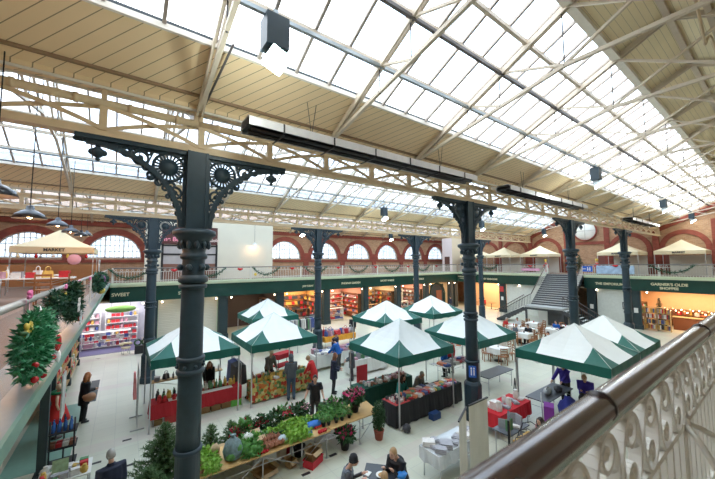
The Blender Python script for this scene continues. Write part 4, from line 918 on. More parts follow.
# fruit patterned cloth
def fruit_mat():
    m=bpy.data.materials.new('fruit_print'); m.use_nodes=True; nt=m.node_tree; N=nt.nodes; L=nt.links; b=N['Principled BSDF']; b.inputs['Roughness'].default_value=.8
    tc=N.new('ShaderNodeTexCoord'); vo=N.new('ShaderNodeTexVoronoi'); vo.inputs['Scale'].default_value=9; L.new(tc.outputs['Object'],vo.inputs[0]); sp=N.new('ShaderNodeSeparateColor'); L.new(vo.outputs['Color'],sp.inputs[0])
    cr=N.new('ShaderNodeValToRGB'); cr.color_ramp.interpolation='CONSTANT'; e=cr.color_ramp.elements; e[0].position=0; e[0].color=(.55,.42,.12,1); e[1].position=.22; e[1].color=(.45,.04,.02,1)
    for p,c in ((.42,(.10,.22,.05,1)),(.6,(.62,.55,.25,1)),(.75,(.55,.15,.03,1)),(.88,(.2,.28,.1,1))): q=e.new(p); q.color=c
    L.new(sp.outputs[0],cr.inputs[0]); L.new(cr.outputs[0],b.inputs['Base Color']); return m
table('trestle table hidden under the fruit-patterned cloth',4.42,7.05,13.25,13.95); drape('fruit-patterned tablecloth in red, green and yellow','tablecloth',4.42,7.05,13.25,13.95,fruit_mat())
m_blk=M('black_cloth',(.018,.018,.02),.8,bump=.2); m_dgc=M('dark_green_cloth',(.004,.07,.045),.75,bump=.2)
table('trestle table hidden under the long black cloth in the middle tent',7.68,11.3,8.36,9.05); drape('long black tablecloth under the middle tent','tablecloth',7.68,11.3,8.36,9.05,m_blk)
o=tag(MB().box(-.35,.35,-.36,.36,0,.008).build('red_cover',M('coral_red_cloth',(.55,.06,.06),.7)),'red cloth square on the near end of the black-draped table','cloth'); o.location=(8.05,8.7,.768)
table('trestle table hidden under the dark green cloth, left side of the middle tent',7.6,10.3,10.15,10.85); drape('dark green tablecloth on the left side of the middle tent','tablecloth',7.6,10.3,10.15,10.85,m_dgc)
t=table('folding table under a shiny silver sheet of packets, beside the roller banners',6.62,8.4,5.6,6.25); drape('silvery translucent plastic sheet over the packet table','plastic_sheet',6.62,8.4,5.6,6.25,M('silver_plastic',(.62,.65,.66),.18,.3),low=.45)['category']='plastic sheet'
table('bare dark grey folding table standing alone in the middle of the floor',12.65,14.65,7.95,8.65); 
table('dark grey folding table under the large right hand tent',12.1,14.3,5.4,6.15)
table('trestle table hidden under the bright red cloth right of the roller banners',9.85,11.8,5.85,6.6); drape('bright red tablecloth right of the roller banners','tablecloth',9.85,11.8,5.85,6.6,M('bright_red_cloth',(.55,.008,.02),.7,bump=.2),low=.32)
table('dark blue-grey shelf table in front of the red-clothed table',9.0,10.1,5.05,5.6,.75)
# yellow-clothed table and more stalls in the distance
table('trestle table hidden under the orange-yellow cloth',10.9,13.4,18.6,19.3); drape('orange-yellow tablecloth in front of the PHOENIX GARDEN shop','tablecloth',10.9,13.4,18.6,19.3,M('orange_cloth',(.75,.33,.03),.75),low=.42)
table('white table of clothes beyond the fruit-patterned stall',8.3,10.9,15.1,15.8,top=m_white); drape('white tablecloth on the clothes stall beyond the fruit-patterned stall','tablecloth',8.3,10.9,15.1,15.8,m_white,low=.15)
table('white table of books behind the middle tent',9.4,11.6,13.3,13.95,top=m_white); drape('white tablecloth on the book stall behind the middle tent','tablecloth',9.4,11.6,13.3,13.95,m_white,low=.1)
table('goods table under the tent behind the signed column',12.3,14.8,9.9,10.5,top=m_white); table('goods table in front of the far left middle tent',11.7,14.2,13.4,14.0,top=m_white); table('goods table between the far middle tents',14.9,17.2,11.9,12.6,top=m_white); table('goods table under the farthest tent',16.1,18.5,14.2,14.9,top=m_white)
table('goods table under the tent behind the fruit-patterned stall tent',6.5,9.0,19.6,20.3,top=m_white)
# ---- goods laid on the tables
def scatter(x0,x1,y0,y1,n,kinds,cols_,where,z=.77,s=1.0,seed=1):
    rr=random.Random(seed); nx=max(1,int((x1-x0)/((x1-x0)*(y1-y0)/n)**.5)); ny=max(1,-(-n//nx)); k=0
    for j in range(ny):
        for i in range(nx):
            if k>=n: return
            kd=rr.choice(kinds); ci=rr.choice(cols_); k+=1
            put(kd,ci,(x0+(i+.5+rr.uniform(-.18,.18))*(x1-x0)/nx,y0+(j+.5+rr.uniform(-.18,.18))*(y1-y0)/ny,z),rr.uniform(0,3.1) if kd not in('box',) else rr.uniform(-.3,.3),'%s %s on the %s'%(CN[ci],CAT[kd],where),'%s %ss on the %s'%(CN[ci],CAT[kd],where),s*rr.uniform(.85,1.15))
scatter(1.1,3.95,13.75,14.05,30,['bottle','jar','bottle'],[2,5,6,2,1,4],'red-clothed table',.775,1.0,2)
scatter(1.1,2.2,13.5,13.75,6,['jar'],[5,1,0],'near left end of the red-clothed table',.775,.9,3)
scatter(1.2,3.75,15.53,15.82,12,['box','bottle','bag'],[2,2,8,1],'plywood back table',.905,1,4)
scatter(4.5,6.95,13.3,13.95,40,['jar','jar','box','cloth','bottle'],[4,1,6,0,5,4,6],'fruit-patterned tablecloth',.772,.9,5)
scatter(7.75,8.35,8.4,9.0,20,['jar','box'],[1,2,1,2],'red square of the black-draped table',.782,.45,6)
scatter(8.45,11.2,8.4,9.0,52,['cloth','pack','cloth'],[9,1,0,6,3,7,8,4,9],'black-draped table',.772,.85,7)
scatter(7.9,10.2,10.2,10.8,34,['box','jar','cloth','pack'],[5,7,1,8,5],'dark green tablecloth',.772,.7,8)
scatter(6.7,8.35,5.62,6.2,14,['pack','cloth'],[8,1,8,8],'silver-covered table',.775,1.15,9)
scatter(10.0,11.7,5.95,6.55,12,['box','pack','jar'],[1,1,8],'bright red tablecloth',.772,1.25,10)
scatter(9.1,10.0,5.1,5.55,6,['pack','book'],[1,8,6],'dark shelf table',.752,1.2,11)
scatter(11.0,13.3,18.65,19.25,26,['vase','box','bag','jar'],[0,1,3,7,0,8],'orange-yellow tablecloth',.772,1.5,12)
scatter(8.4,10.8,15.15,15.75,26,['cloth','cloth','box'],[3,8,1,3,7],'clothes stall tablecloth',.772,1.3,13)
scatter(9.5,11.5,13.35,13.9,24,['cloth','book','box'],[3,1,8,6,7],'book stall tablecloth',.772,1.2,14)
scatter(12.4,14.7,9.95,10.45,26,['cloth','pack','box'],[3,9,1,7,0,8],'table behind the signed column',.755,1.2,15)
scatter(11.8,14.1,13.45,13.95,18,['cloth','vase','box'],[0,1,8,6],'table of the far left middle tent',.755,1.3,16)
scatter(15.0,17.1,12.0,12.55,16,['cloth','box'],[0,9,3,1],'table between the far middle tents',.755,1.4,17)
scatter(16.2,18.4,14.3,14.8,14,['box','cloth'],[1,0,8,3],'table under the farthest tent',.755,1.4,18)
# crates under the bottle stall
def crate(label,loc,d,mat,rz=0,open_=True,fillm=None):
    t=thing('crate',label,'crate',loc,rz); w,e,h=d[0]/2,d[1]/2,d[2]; b=MB(); b.box(-w,w,-e,e,0,.015)
    b.box(-w,w,-e,-e+.012,0,h);b.box(-w,w,e-.012,e,0,h);b.box(-w,-w+.012,-e,e,0,h);b.box(w-.012,w,-e,e,0,h); b.box(-w-.01,w+.01,-e-.01,-e,h-.03,h); b.box(-w-.01,w+.01,e,e+.01,h-.03,h)
    b.build('crate_body',mat,t)
    if fillm: MB().leaves((0,0,h*.8),(w*.8,e*.8,.08),160,.09).build('contents',fillm,t)
    return t
m_card=M('cardboard',(.36,.22,.10),.85); m_card2=M('pale_cardboard',(.55,.40,.24),.85)
L_=['first cardboard box from the column under the red-clothed table','second cardboard box from the column under the red-clothed table','third cardboard box from the column under the red-clothed table','fourth cardboard box from the column, beside the green crate']
def carton(label,loc,d,rz=0,flaps=True,mat=None):
    t=thing('cardboard_box',label,'cardboard box',loc,rz); w,e,h=d[0]/2,d[1]/2,d[2]; b=MB(); b.box(-w,w,-e,e,0,.01); b.box(-w,w,-e,-e+.006,0,h);b.box(-w,w,e-.006,e,0,h);b.box(-w,-w+.006,-e,e,0,h);b.box(w-.006,w,-e,e,0,h); b.build('box_body',mat or m_card,t)
    for s in (-1,1):
        MB().add([(-w,s*e,h),(w,s*e,h),(w*.95,s*(e+.1),h-.06 if s<0 else h+.05),(-w*.95,s*(e+.1),h-.06 if s<0 else h+.05)],[(0,1,2,3)]).build('flap',m_card2,t)
        if flaps: MB().add([(s*w,-e,h),(s*w,e,h),(s*(w+.1),e*.9,h+.03),(s*(w+.1),-e*.9,h+.03)],[(0,1,2,3)]).build('flap',m_card2,t)
for i in range(4): carton(L_[i],(2.35+.38*i,13.72,0),(.33,.34,.32),0,False)
carton('cardboard box under the far left end of the red-clothed table',(1.2,13.72,0),(.28,.34,.3),0,False)
crate('red plastic crate under the left end of the red-clothed table',(1.65,13.66,0),(.5,.36,.3),M('red_plastic',(.55,.03,.03),.4)); crate('lime green plastic crate at the right end under the red-clothed table',(3.86,13.68,0),(.4,.34,.28),M('lime_plastic',(.18,.65,.10),.4))
# dress rail of dark coats between the first two tents
def dress_rail(label,loc,rz,L,cols_,grp,h=1.5):
    t=thing('clothes_rail',label,'clothes rail',loc,rz); f=MB()
    for s in (-1,1): f.tube([(s*L/2,0,.1),(s*L/2,0,h)],.015,6); f.tube([(s*L/2,-.25,.1),(s*L/2,.25,.1)],.015,6)
    f.tube([(-L/2,0,h),(L/2,0,h)],.015,6); f.tube([(-L/2,0,.12),(L/2,0,.12)],.012,6); f.build('frame',m_alu,t)
    for s in (-1,1):
        for q in (-.23,.23): MB().lathe([(.001,-.02),(.06,-.02),(.06,.02),(.001,.02)],c=(s*L/2,q,.06),n=12,M4=Matrix.Rotation(PI/2,4,'Y')).build('wheel',m_darkmetal,t)
    n=int(L/.14); rr=random.Random(n)
    for i in range(n):
        x=-L/2+.1+(L-.2)*i/(n-1); b=MB(); hh=rr.uniform(.75,1.05); b.tube([(x,0,h),(x,0,h-.1)],.005,4)
        b.add([(x-.04,-.22,h-.14),(x-.02,0,h-.08),(x-.04,.22,h-.14),(x-.05,.27,h-hh),(x-.05,-.27,h-hh),(x+.04,-.22,h-.14),(x+.02,0,h-.08),(x+.04,.22,h-.14),(x+.05,.27,h-hh),(x+.05,-.27,h-hh)],[(0,1,2,3,4),(9,8,7,6,5),(0,4,9,5),(3,2,7,8),(4,3,8,9),(0,5,6,1),(1,6,7,2)])
        o=b.build('hanging_coat',m_goods[rr.choice(cols_)]); a=math.cos(rz); o.location=loc; o.rotation_euler.z=rz
        tag(o,'coat hanging on the %s'%grp,'coat','coats on the %s'%grp)
dress_rail('clothes rail of dark coats on wheels between the first two tents',(4.15,14.6,0),PI/2,1.3,[2,2,3],'rail between the first two tents')
dress_rail('clothes rail of mixed coats in front of the orange-lit bag shop',(11.2,22.6,0),0,2.6,[2,1,3,8,2,6],'rail before the bag shop')
dress_rail('clothes rail of dark jumpers near the foot of the second far column',(9.1,20.9,0),.5,1.6,[2,8,3,1],'rail beside the second far column')
# red shopping trolley
t=thing('market_trolley','red two-shelf trolley with crates behind the fruit-patterned stall','trolley',(7.0,16.3,0),.3); b=MB(); b.box(-.5,.5,-.25,.25,.7,.95); b.build('upper_tray',m_redc,t); MB().box(-.5,.5,-.25,.25,.3,.36).build('lower_shelf',m_redc,t)
for a in (-.46,.46):
    for c in (-.22,.22): MB().tube([(a,c,.08),(a,c,.72)],.015,5).build('leg',m_darkmetal,t); MB().lathe([(.001,-.02),(.07,-.02),(.07,.02),(.001,.02)],c=(a,c,.07),n=12,M4=Matrix.Rotation(PI/2,4,'X')).build('wheel',m_darkmetal,t)
# ---- roller banners seen from the back
def roller(label,x,y,rz,h=2.0,w=.84):
    t=thing('roller_banner',label,'roller banner',(x,y,0),rz); b=MB()
    n=10; 
    for i in range(n):
        a0,a1=-w/2+w*i/n,-w/2+w*(i+1)/n; b.add([(a0,.01*math.sin(i*1.3),.08),(a1,.01*math.sin((i+1)*1.3),.08),(a1,.01*math.sin((i+1)*1.3),h),(a0,.01*math.sin(i*1.3),h)],[(0,1,2,3)],True)
    b.build('printed_sheet',M('banner_back_grey',(.74,.71,.64),.6,var=.05),t); MB().box(-w/2-.01,w/2+.01,-.02,.02,h-.01,h+.025).build('top_bar',m_darkmetal,t); MB().box(-w/2-.02,w/2+.02,-.06,.06,0,.08).build('cassette',m_alu,t); MB().tube([(0,.03,.08),(0,.03,h)],.012,6).build('pole',m_alu,t)
roller('pale grey roller banner seen from behind, right one of the two, with dark top bar',7.66,5.14,0); roller('slim pale roller banner seen from behind at an angle, left of the other',6.74,4.96,.42)
# ---- produce stall
t=thing('produce_bench','long sloping plywood bench on a metal lattice frame, loaded with vegetables','bench',(0,0,0)); PY0,PY1=8.35,9.15
b=MB(); 
for x0,x1,dz in ((1.25,2.6,0),(2.6,5.1,0),(5.1,6.95,.04)): MB().add([(x0,PY0,.72+dz),(x1,PY0,.72+dz),(x1,PY1,.86+dz),(x0,PY1,.86+dz),(x0,PY0,.75+dz),(x1,PY0,.75+dz),(x1,PY1,.89+dz),(x0,PY1,.89+dz)],[(0,3,2,1),(4,5,6,7),(0,1,5,4),(1,2,6,5),(2,3,7,6),(3,0,4,7)]).build('plywood_board',M('plywood_edge',(.66,.42,.17),.6),t)
for x in (1.4,3.1,4.2,5.0,6.2,6.85):
    for y in (PY0+.05,PY1-.05): l=MB(); l.tube([(x,y,0),(x,y,.72)],.018,6); l.lathe([(.05,0),(.05,.01),(.0,.01)],c=(x,y,0),n=8); l.build('leg',m_alu,t)
l=MB()
for i,(a,c) in enumerate(((1.4,2.2),(2.2,3.1),(3.1,4.2),(4.2,5.0),(5.0,6.2),(6.2,6.85))):
    l.tube([(a,PY0+.05,.12 if i%2 else .68),(c,PY0+.05,.68 if i%2 else .12)],.011,5); l.tube([(a,PY0+.05,.5),(c,PY0+.05,.5)],.011,5); l.tube([(a,PY1-.05,.68 if i%2 else .12),(c,PY1-.05,.12 if i%2 else .68)],.011,5)
l.build('frame_lattice',m_alu,t)
m_let=M('lettuce_green',(.28,.50,.08),.6,var=.4,scale=20); m_cab=M('cabbage_green',(.10,.28,.06),.6,var=.4,scale=15); m_sprout=M('dark_leaf',(.03,.10,.03),.6,var=.5,scale=20); m_onion=M('onion_skin',(.33,.13,.07),.5,var=.3,scale=12); m_terra=M('terracotta_pot',(.35,.08,.05),.7); m_bpot=M('black_pot',(.02,.02,.022),.6); m_pinkf=M('cyclamen_pink',(.75,.06,.22),.6,var=.3,scale=20); m_lpink=M('pale_pink_petal',(.85,.45,.55),.6); m_redf=M('red_petal',(.5,.02,.05),.6); m_clear=M('clear_bag',(.45,.55,.58),.15)
def veg(kind,label,group,loc,s=1,rz=0):
    key='veg_'+kind
    if key in stockproto: o=stockproto[key].copy(); col.objects.link(o); KIDSRC=stockproto[key]
    else:
        mb=MB(); rr=random.Random(9)
        if kind=='lettuce': mb.ball((0,0,.07),(.09,.09,.08),8,5); mb.leaves((0,0,.07),(.14,.14,.1),120,.1,rr,.5,.8); o=mb.build('lettuce',m_let)
        elif kind=='cabbage': mb.ball((0,0,.09),.09,10,6); mb.leaves((0,0,.09),(.12,.12,.1),70,.11,rr,.7,.9); o=mb.build('cabbage',m_cab)
        elif kind=='onion': mb.lathe([(.0,0),(.03,.005),(.055,.04),(.05,.075),(.015,.1),(.006,.13),(0,.13)],n=10); o=mb.build('onion',m_onion)
        elif kind=='apple': mb.lathe([(0,.01),(.03,0),(.045,.035),(.035,.07),(.01,.066),(0,.06)],n=10); o=mb.build('apple',m_redb)
        stockproto[key]=o
    o.location=loc; o.rotation_euler.z=rz; o.scale=(s,s,s); return tag(o,label,{'lettuce':'lettuce','cabbage':'cabbage','onion':'onion','apple':'apple'}[kind],group)
def bz(y): return .75+(y-PY0)/(PY1-PY0)*.14
rr=random.Random(21)
for i in range(9): y=8.5+.25*(i%3); veg('lettuce','pale green lettuce in the heap at the middle of the produce bench','lettuces at the middle of the produce bench',(3.95+.2*(i//3)+rr.uniform(-.03,.03),y,bz(y)),1.1,i)
for i in range(8): y=8.45+.2*(i%4); veg('lettuce','pale green lettuce right of the column on the produce bench','lettuces near the column on the produce bench',(1.75+.2*(i//4),y,bz(y)),.9,i)
for i in range(6): y=8.5+.22*(i%3); veg('cabbage','dark green cabbage near the big net sack on the produce bench','cabbages on the produce bench',(2.75+.22*(i//3),y,bz(y)),1.1,i)
for i in range(28): y=8.45+.09*(i%6); veg('onion','brown onion in the heap on the produce bench','onions on the produce bench',(3.25+.1*(i//6)+rr.uniform(-.02,.02),y,bz(y)+.05*(i%3==0)),1.15,i)
for i in range(10): y=8.42+.08*(i%3); veg('apple','small red apple at the front edge of the produce bench','red apples on the produce bench',(2.98+.08*(i//3),y,bz(y)),1,i)
for i in range(8): y=8.45+.09*(i%4); veg('onion','brown root vegetable just left of the nearest column','root vegetables left of the nearest column',(1.62+.1*(i//4),y,bz(y)),1.2,i)
t=thing('net_sack','bulging net sack of cabbages and greens standing on the produce bench','sack',(2.4,8.62,.8)); MB().lathe([(.05,0),(.2,.03),(.24,.2),(.19,.38),(.08,.48),(.04,.5),(.07,.56)],n=14).build('net_bag',M('blue_grey_net',(.16,.24,.25),.5,var=.6,scale=18),t); MB().ball((-.06,-.12,.14),.13,8,6).ball((.08,-.1,.25),.12,8,6).build('cabbage_inside',m_cab,t)
def blob(name,label,cat,loc,r,mat,n=0,leaf=.06,seed=1):
    mb=MB(); rr=random.Random(seed); m=10; k=7
    pr=[(math.sin(PI*i/k)+.001,-math.cos(PI*i/k)) for i in range(k+1)]; vs=[];fs=[]
    for i,(q,z) in enumerate(pr):
        for j in range(m): a=2*PI*j/m; w=1+rr.uniform(-.18,.18); vs.append((r[0]*q*w*math.cos(a),r[1]*q*w*math.sin(a),r[2]+r[2]*z*(w if 0<i<k else 1)))
    for i in range(k):
        for j in range(m): fs.append((i*m+j,i*m+(j+1)%m,(i+1)*m+(j+1)%m,(i+1)*m+j))
    mb.add(vs,fs,True)
    return tag(mb.build(name,mat,None,loc),label,cat)
blob('carrier_bag','white carrier bag behind the net sack on the produce bench','bag',(2.85,8.95,.86),(.16,.12,.13),m_white,seed=3)
blob('blue_cloth','crumpled blue cloth on the produce bench near the man in black','cloth',(4.75,8.75,.82),(.26,.16,.07),M('bright_blue_cloth',(.03,.16,.5),.7,bump=.3),seed=4)
blob('blue_cloth','small blue bag near the bottom right end of the produce bench','bag',(4.45,8.5,.78),(.12,.1,.06),M('blue_bag_b',(.10,.3,.5),.5),seed=8)
blob('plastic_bag','clear plastic bag of greens beside the onions','bag',(3.68,8.55,.78),(.14,.12,.1),m_clear,seed=5)
crate('dark green crate of leaves at the front of the produce bench',(3.72,8.9,.86),(.34,.24,.12),m_sprout,.1,True,m_let)
carton('pale open cardboard box of lettuces on the produce bench',(4.15,9.0,.87),(.4,.25,.1),.1,False,m_card2)
carton('small white open box at the left of the produce bench',(3.1,8.98,.87),(.4,.25,.12),.1,False,m_white)
# seed trays and potted plants
def potplant(label,loc,s,fol,potm,fl=None,group=None,pot=True,tall=1,n=150,rz=0,seed=2,leaf=.07):
    t=thing('potted_plant',label,'potted plant',loc,rz,group); rr=random.Random(seed)
    if pot: MB().lathe([(.06*s,0),(.085*s,.14*s),(.095*s,.14*s),(.095*s,.16*s),(.07*s,.15*s),(.0,.14*s)],n=12).build('pot',potm,t)
    f=MB(); f.leaves((0,0,(.16+.12*tall)*s),(.14*s,.14*s,.15*s*tall),n,leaf*s*1.2,rr,.3,.55); f.tube([(0,0,.12*s),(0,0,.25*s*tall)],.012*s,5); f.build('foliage',fol,t)
    if fl:
        g=MB()
        for i in range(16):
            a=rr.random()*2*PI; q=.13*s*rr.random()**.5; g.leaves((q*math.cos(a),q*math.sin(a),(.3+.08*rr.random())*s*(.6+.4*tall)),(.03*s,.03*s,.03*s),5,.05*s,rr,.1,.9)
        g.build('flowers',fl,t)
    return t
gp='trays of seedlings on the right of the produce bench'
pp=potplant('small leafy plant in a black pot on the right half of the produce bench',(5.0,8.6,.8),.9,m_cab,m_bpot,None,'leafy plants on the right of the produce bench')
for i in range(11): y=8.55+.22*(i%3); dup(pp,(5.15+.24*(i//3)+.03*(i%2),y,bz(y)+.03),i*1.1,sc_=.8+.05*(i%4))
for (x,y,s,l) in ((6.25,8.75,1.9,'wide tub of pink and white cyclamen at the right end of the produce bench'),):
    t=potplant(l,(x,y,.83),s,m_sprout,m_bpot,m_pinkf,tall=.8,n=420,seed=5); g=MB(); rr2=random.Random(8)
    for i in range(34): a=rr2.random()*2*PI; q=.30*rr2.random()**.5; g.leaves((q*math.cos(a),q*math.sin(a),.50+.14*(1-q*3)+.05*rr2.random()),(.05,.05,.04),9,.1,rr2,.1,.9)
    g.build('flowers',m_pinkf,t); g=MB()
    for i in range(14): a=rr2.random()*2*PI; q=.26*rr2.random()**.5; g.leaves((q*math.cos(a),q*math.sin(a),.58+.05*rr2.random()),(.04,.04,.03),9,.09,rr2,.1,.9)
    g.build('pale_flowers',m_lpink,t)
x,y=at(345,449); t=potplant('dark tray of pink cyclamen on the floor below the produce bench',(x,y,0),1.9,m_sprout,m_bpot,m_pinkf,tall=.7,n=400,seed=6)
g=MB(); rr2=random.Random(3)
for i in range(20): a=rr2.random()*2*PI; q=.22*rr2.random()**.5; g.leaves((q*math.cos(a),q*math.sin(a),.45+.08*rr2.random()),(.05,.05,.04),8,.1,rr2,.1,.9)
g.build('flowers',m_pinkf,t)
x,y=at(379,439); t=thing('bay_shrub','tall slim bay shrub in a terracotta pot at the right end of the produce bench','potted shrub',(x,y,0)); MB().lathe([(.12,0),(.16,.26),(.17,.26),(.17,.3),(.14,.29),(0,.27)],n=14).build('pot',m_terra,t)
f=MB(); f.tube([(0,0,.2),(0,0,.8)],.02,6); f.leaves((0,0,.70),(.19,.19,.48),1700,.07,random.Random(4),.3,.55); f.build('foliage',m_fol2,t)
# rows of plants behind the bench
rr=random.Random(31)
for i,(px,py,fm,fl,l) in enumerate([(252,432,m_sprout,m_redf,'dark pot of deep red flowers, leftmost behind the produce bench'),(262,428,m_sprout,m_redf,'pot of deep red flowers, second from left behind the produce bench'),(274,426,m_fol2,None,'round green shrub, third from left behind the produce bench'),(284,421,m_cab,m_redf,'green shrub with red berries behind the lettuces'),(294,418,m_fol2,None,'low conifer in a pot behind the pale lettuce box'),(303,414,m_sprout,m_lpink,'dark heather pot beside the man in black'),(342,424,m_fol2,None,'leafy dark shrub right of the man in black'),(335,412,m_cab,m_lpink,'pale flowering plant right of the man in black'),(236,441,m_fol2,m_redf,'mixed shrub just right of the fir trees'),(243,437,m_cab,None,'bushy green plant beside the fir trees')]):
    x,y=at(px,py,.85); y=max(y,9.15); potplant(l,(x,y,.55),1.5+.3*rr.random(),fm,m_bpot,fl,tall=1,n=260,seed=i+40)
table('low display table behind the produce bench carrying the potted shrubs',1.9,6.3,9.2,9.95,.55,M('plywood_b',(.5,.34,.16),.6))
for px,py,h,l in ((301,430,.75,'small dark conifer standing left of the man in black'),(345,397,.75,'small potted fir beside the middle tent leg'),(310,400,.5,'little slim cypress at the hand of the man in black')):
    pass
# fir trees
def fir(label,loc,h,r,rz=0,rx=0,n=1700,seed=1,group=None,mat=None,dens=1):
    t=thing('cut_fir_tree',label,'fir tree',loc,rz,group); t.rotation_euler.x=rx; rr=random.Random(seed); MB().tube([(0,0,0),(0,0,h*.97)],[.045*h,.008],7).build('trunk',M('fir_bark',(.12,.07,.04),.9),t)
    f=MB(); nb=int(h*46*dens)
    for i in range(nb):
        u=(i+rr.random())/nb; z=h*(.06+.9*u); L=r*(1-u)**.8*(.75+.35*rr.random())+.03; a=i*2.399+rr.random()*.4; d=Vector((math.cos(a),math.sin(a),.35)).normalized(); o=Vector((0,0,z)); k=max(5,int(L/.022))
        f.bar(o,o+d*L,.008)
        for j in range(k):
            p=o+d*L*((j+1)/k); s_=.075+.03*rr.random()
            for q in range(4):
                e=Vector((rr.gauss(0,1),rr.gauss(0,1),rr.gauss(0,.8)))*.75+d*.9; e.normalize(); w=e.cross(Vector((0,0,1))).normalized()*.011
                f.add([p-w,p+w,p+e*s_],[(0,1,2)])
    f.build('needles',mat or m_fol2,t); return t
m_firg=M('fir_needles_olive',(.075,.15,.045),.7,var=.5,scale=25)
fir('big bushy cut fir tree standing left of the nearest column',(1.05,9.85,0),1.6,.85,0,0,seed=1,dens=2.1,mat=m_firg)
fir('second cut fir tree leaning on the left of the nearest column',(.65,9.05,0),1.0,.62,0,.0,seed=2,dens=2.0,mat=m_firg)
for i,(x,y,h,l) in enumerate(((1.75,9.85,.95,'cut fir tree directly behind the nearest column'),(2.25,10.3,1.0,'cut fir tree just right of the nearest column'),(2.8,10.3,.95,'cut fir tree second to the right of the nearest column'),(3.3,10.35,.95,'cut fir tree with red berries, farthest right in the row'))): fir(l,(x,y,0),h,.42,i,0,seed=10+i,dens=1.6,mat=m_firg)
x,y=at(345,412,.2); fir('small potted fir near the corner leg of the middle tent',(x,y,0),.95,.32,seed=20,dens=1.5); x,y=at(300,432); fir('slim little conifer at the left hand of the man in black',(4.95,10.05,0),.95,.16,seed=21,dens=2.6)
for i in range(8): y=8.42+.22*(i%2); veg('apple','small red apple in the row beside the blue cloth','red apples beside the blue cloth',(4.75+.07*(i//2),y-.02,bz(y)),1.1,i)
for i in range(12): y=8.95+.08*(i%2); veg('lettuce' if i%2 else 'cabbage','leafy green vegetable along the back edge of the produce bench','leafy vegetables along the back edge of the bench',(2.9+.2*i,y,bz(y)),.8,i)
blob('paper_bag','brown paper bag of sprouts on the left of the produce bench','bag',(2.05,8.95,.85),(.13,.11,.13),m_card2,seed=33); blob('dark_sack','dark maroon sack beside the nearest column on the produce bench','sack',(1.36,8.62,.80),(.14,.2,.09),M('maroon_sack',(.10,.04,.04),.7),seed=34); blob('blue_cloth','bright blue bag tucked beside the nearest column','bag',(1.6,9.02,.86),(.08,.08,.07),M('cobalt_bag',(.02,.08,.45),.5),seed=35)
# boxes on the floor below the bench
x,y=at(313,464); crate('bright red cardboard fruit crate on the floor below the produce bench',(x,y,0),(.5,.34,.2),M('red_white_card',(.62,.03,.05),.6),.45,True); x2,y2=at(316,455,.15); carton('open brown cardboard box sitting in the red fruit crate',(x+.03,y+.05,.05),(.38,.26,.3),.45)
x,y=at(265,474); carton('flattened open cardboard box on the floor at the bottom edge',(x,y,0),(.5,.4,.12),.2); x,y=at(291,466); carton('small brown carton beside the striped bag under the bench',(x,y,0),(.24,.2,.18),.3,False)
x,y=at(299,455); t=thing('bucket_stack','pile of dark plastic buckets under the produce bench','bucket',(x,y,0)); MB().lathe([(.14,0),(.18,.26),(.19,.26),(.19,.28),(.165,.27),(.12,.03),(0,.03)],n=16).build('bucket_body',m_bpot,t); MB().tube([(.18*math.cos(a*PI/8),.0+.02,.26+.08*math.sin(a*PI/8)) for a in range(9)],.006,4).build('handle',m_alu,t)
x,y=at(283,460); t=thing('shopping_bag','red and white shopping bag hanging at the bench leg','bag',(x,y,0),.3); MB().prism([(-.16,0),(.16,0),(.19,.42),(-.19,.42)],1,-.08,.08).build('bag_body',M('cream_bag',(.6,.5,.4),.7),t); MB().prism([(.05,-.001),(.165,-.001),(.195,.425),(.06,.425)],1,-.085,.085).build('red_panel',m_redc,t)
# floor grilles and slots
for px,py,l,rz in ((273,455,'small slotted grille in the floor beside the red fruit crate',.1),(246,474,'small slotted grille in the floor at the bottom edge',.1),(96,463,'thin dark slot in the floor beside the grey haired man',.5),(127,440,'thin dark slot in the floor left of the fir trees',.6),(130,465,'thin dark slot in the floor right of the grey haired man',.5)):
    px=px+(60 if px in(273,) else 60 if px==246 else 0)
    x,y=at(px,py); o=tag(MB().box(-.12,.12,-.05,.05,0,.006).build('floor_grille',m_darkmetal),l,'grille'); o.location=(x,y,.001)
x,y=at(93,391); o=tag(MB().box(-.16,.16,-1.5,1.5,0,.01).build('floor_grating',m_greend),'long dark grating set in the walkway floor at the left','grating'); o.location=(-.85,19.0,.001)
t=thing('wire_grid','tall wire grid hung with a pink dress at the left side of the bottle stall','display grid',(.6,14.2,0)); g=MB()
for i in range(9): g.bar((0,-.6+.15*i,.1),(0,-.6+.15*i,2.0),.012)
for i in range(14): g.bar((0,-.6,.1+.145*i),(0,.6,.1+.145*i),.012)
g.build('grid_mesh',m_alu,t); MB().box(-.2,.2,-.62,-.58,0,.04).build('foot',m_alu,t); MB().box(-.2,.2,.58,.62,0,.04).build('foot',m_alu,t)
o=tag(MB().add([(0,-.12,1.85),(0,.12,1.85),(0,.2,1.7),(0,.14,1.5),(0,.3,1.0),(0,-.3,1.0),(0,-.14,1.5),(0,-.2,1.7),(.06,-.1,1.84),(.06,.1,1.84),(.07,.18,1.68),(.08,.13,1.5),(.1,.28,1.0),(.1,-.28,1.0),(.08,-.13,1.5),(.07,-.18,1.68)],[tuple(range(8)),tuple(range(8,16))]+[(i,(i+1)%8,(i+1)%8+8,i+8) for i in range(8)]).build('pink_dress',M('salmon_cloth',(.75,.25,.24),.7)),'salmon pink dress hanging on the wire grid by the bottle stall','dress'); o.location=(.46,14.0,.0)
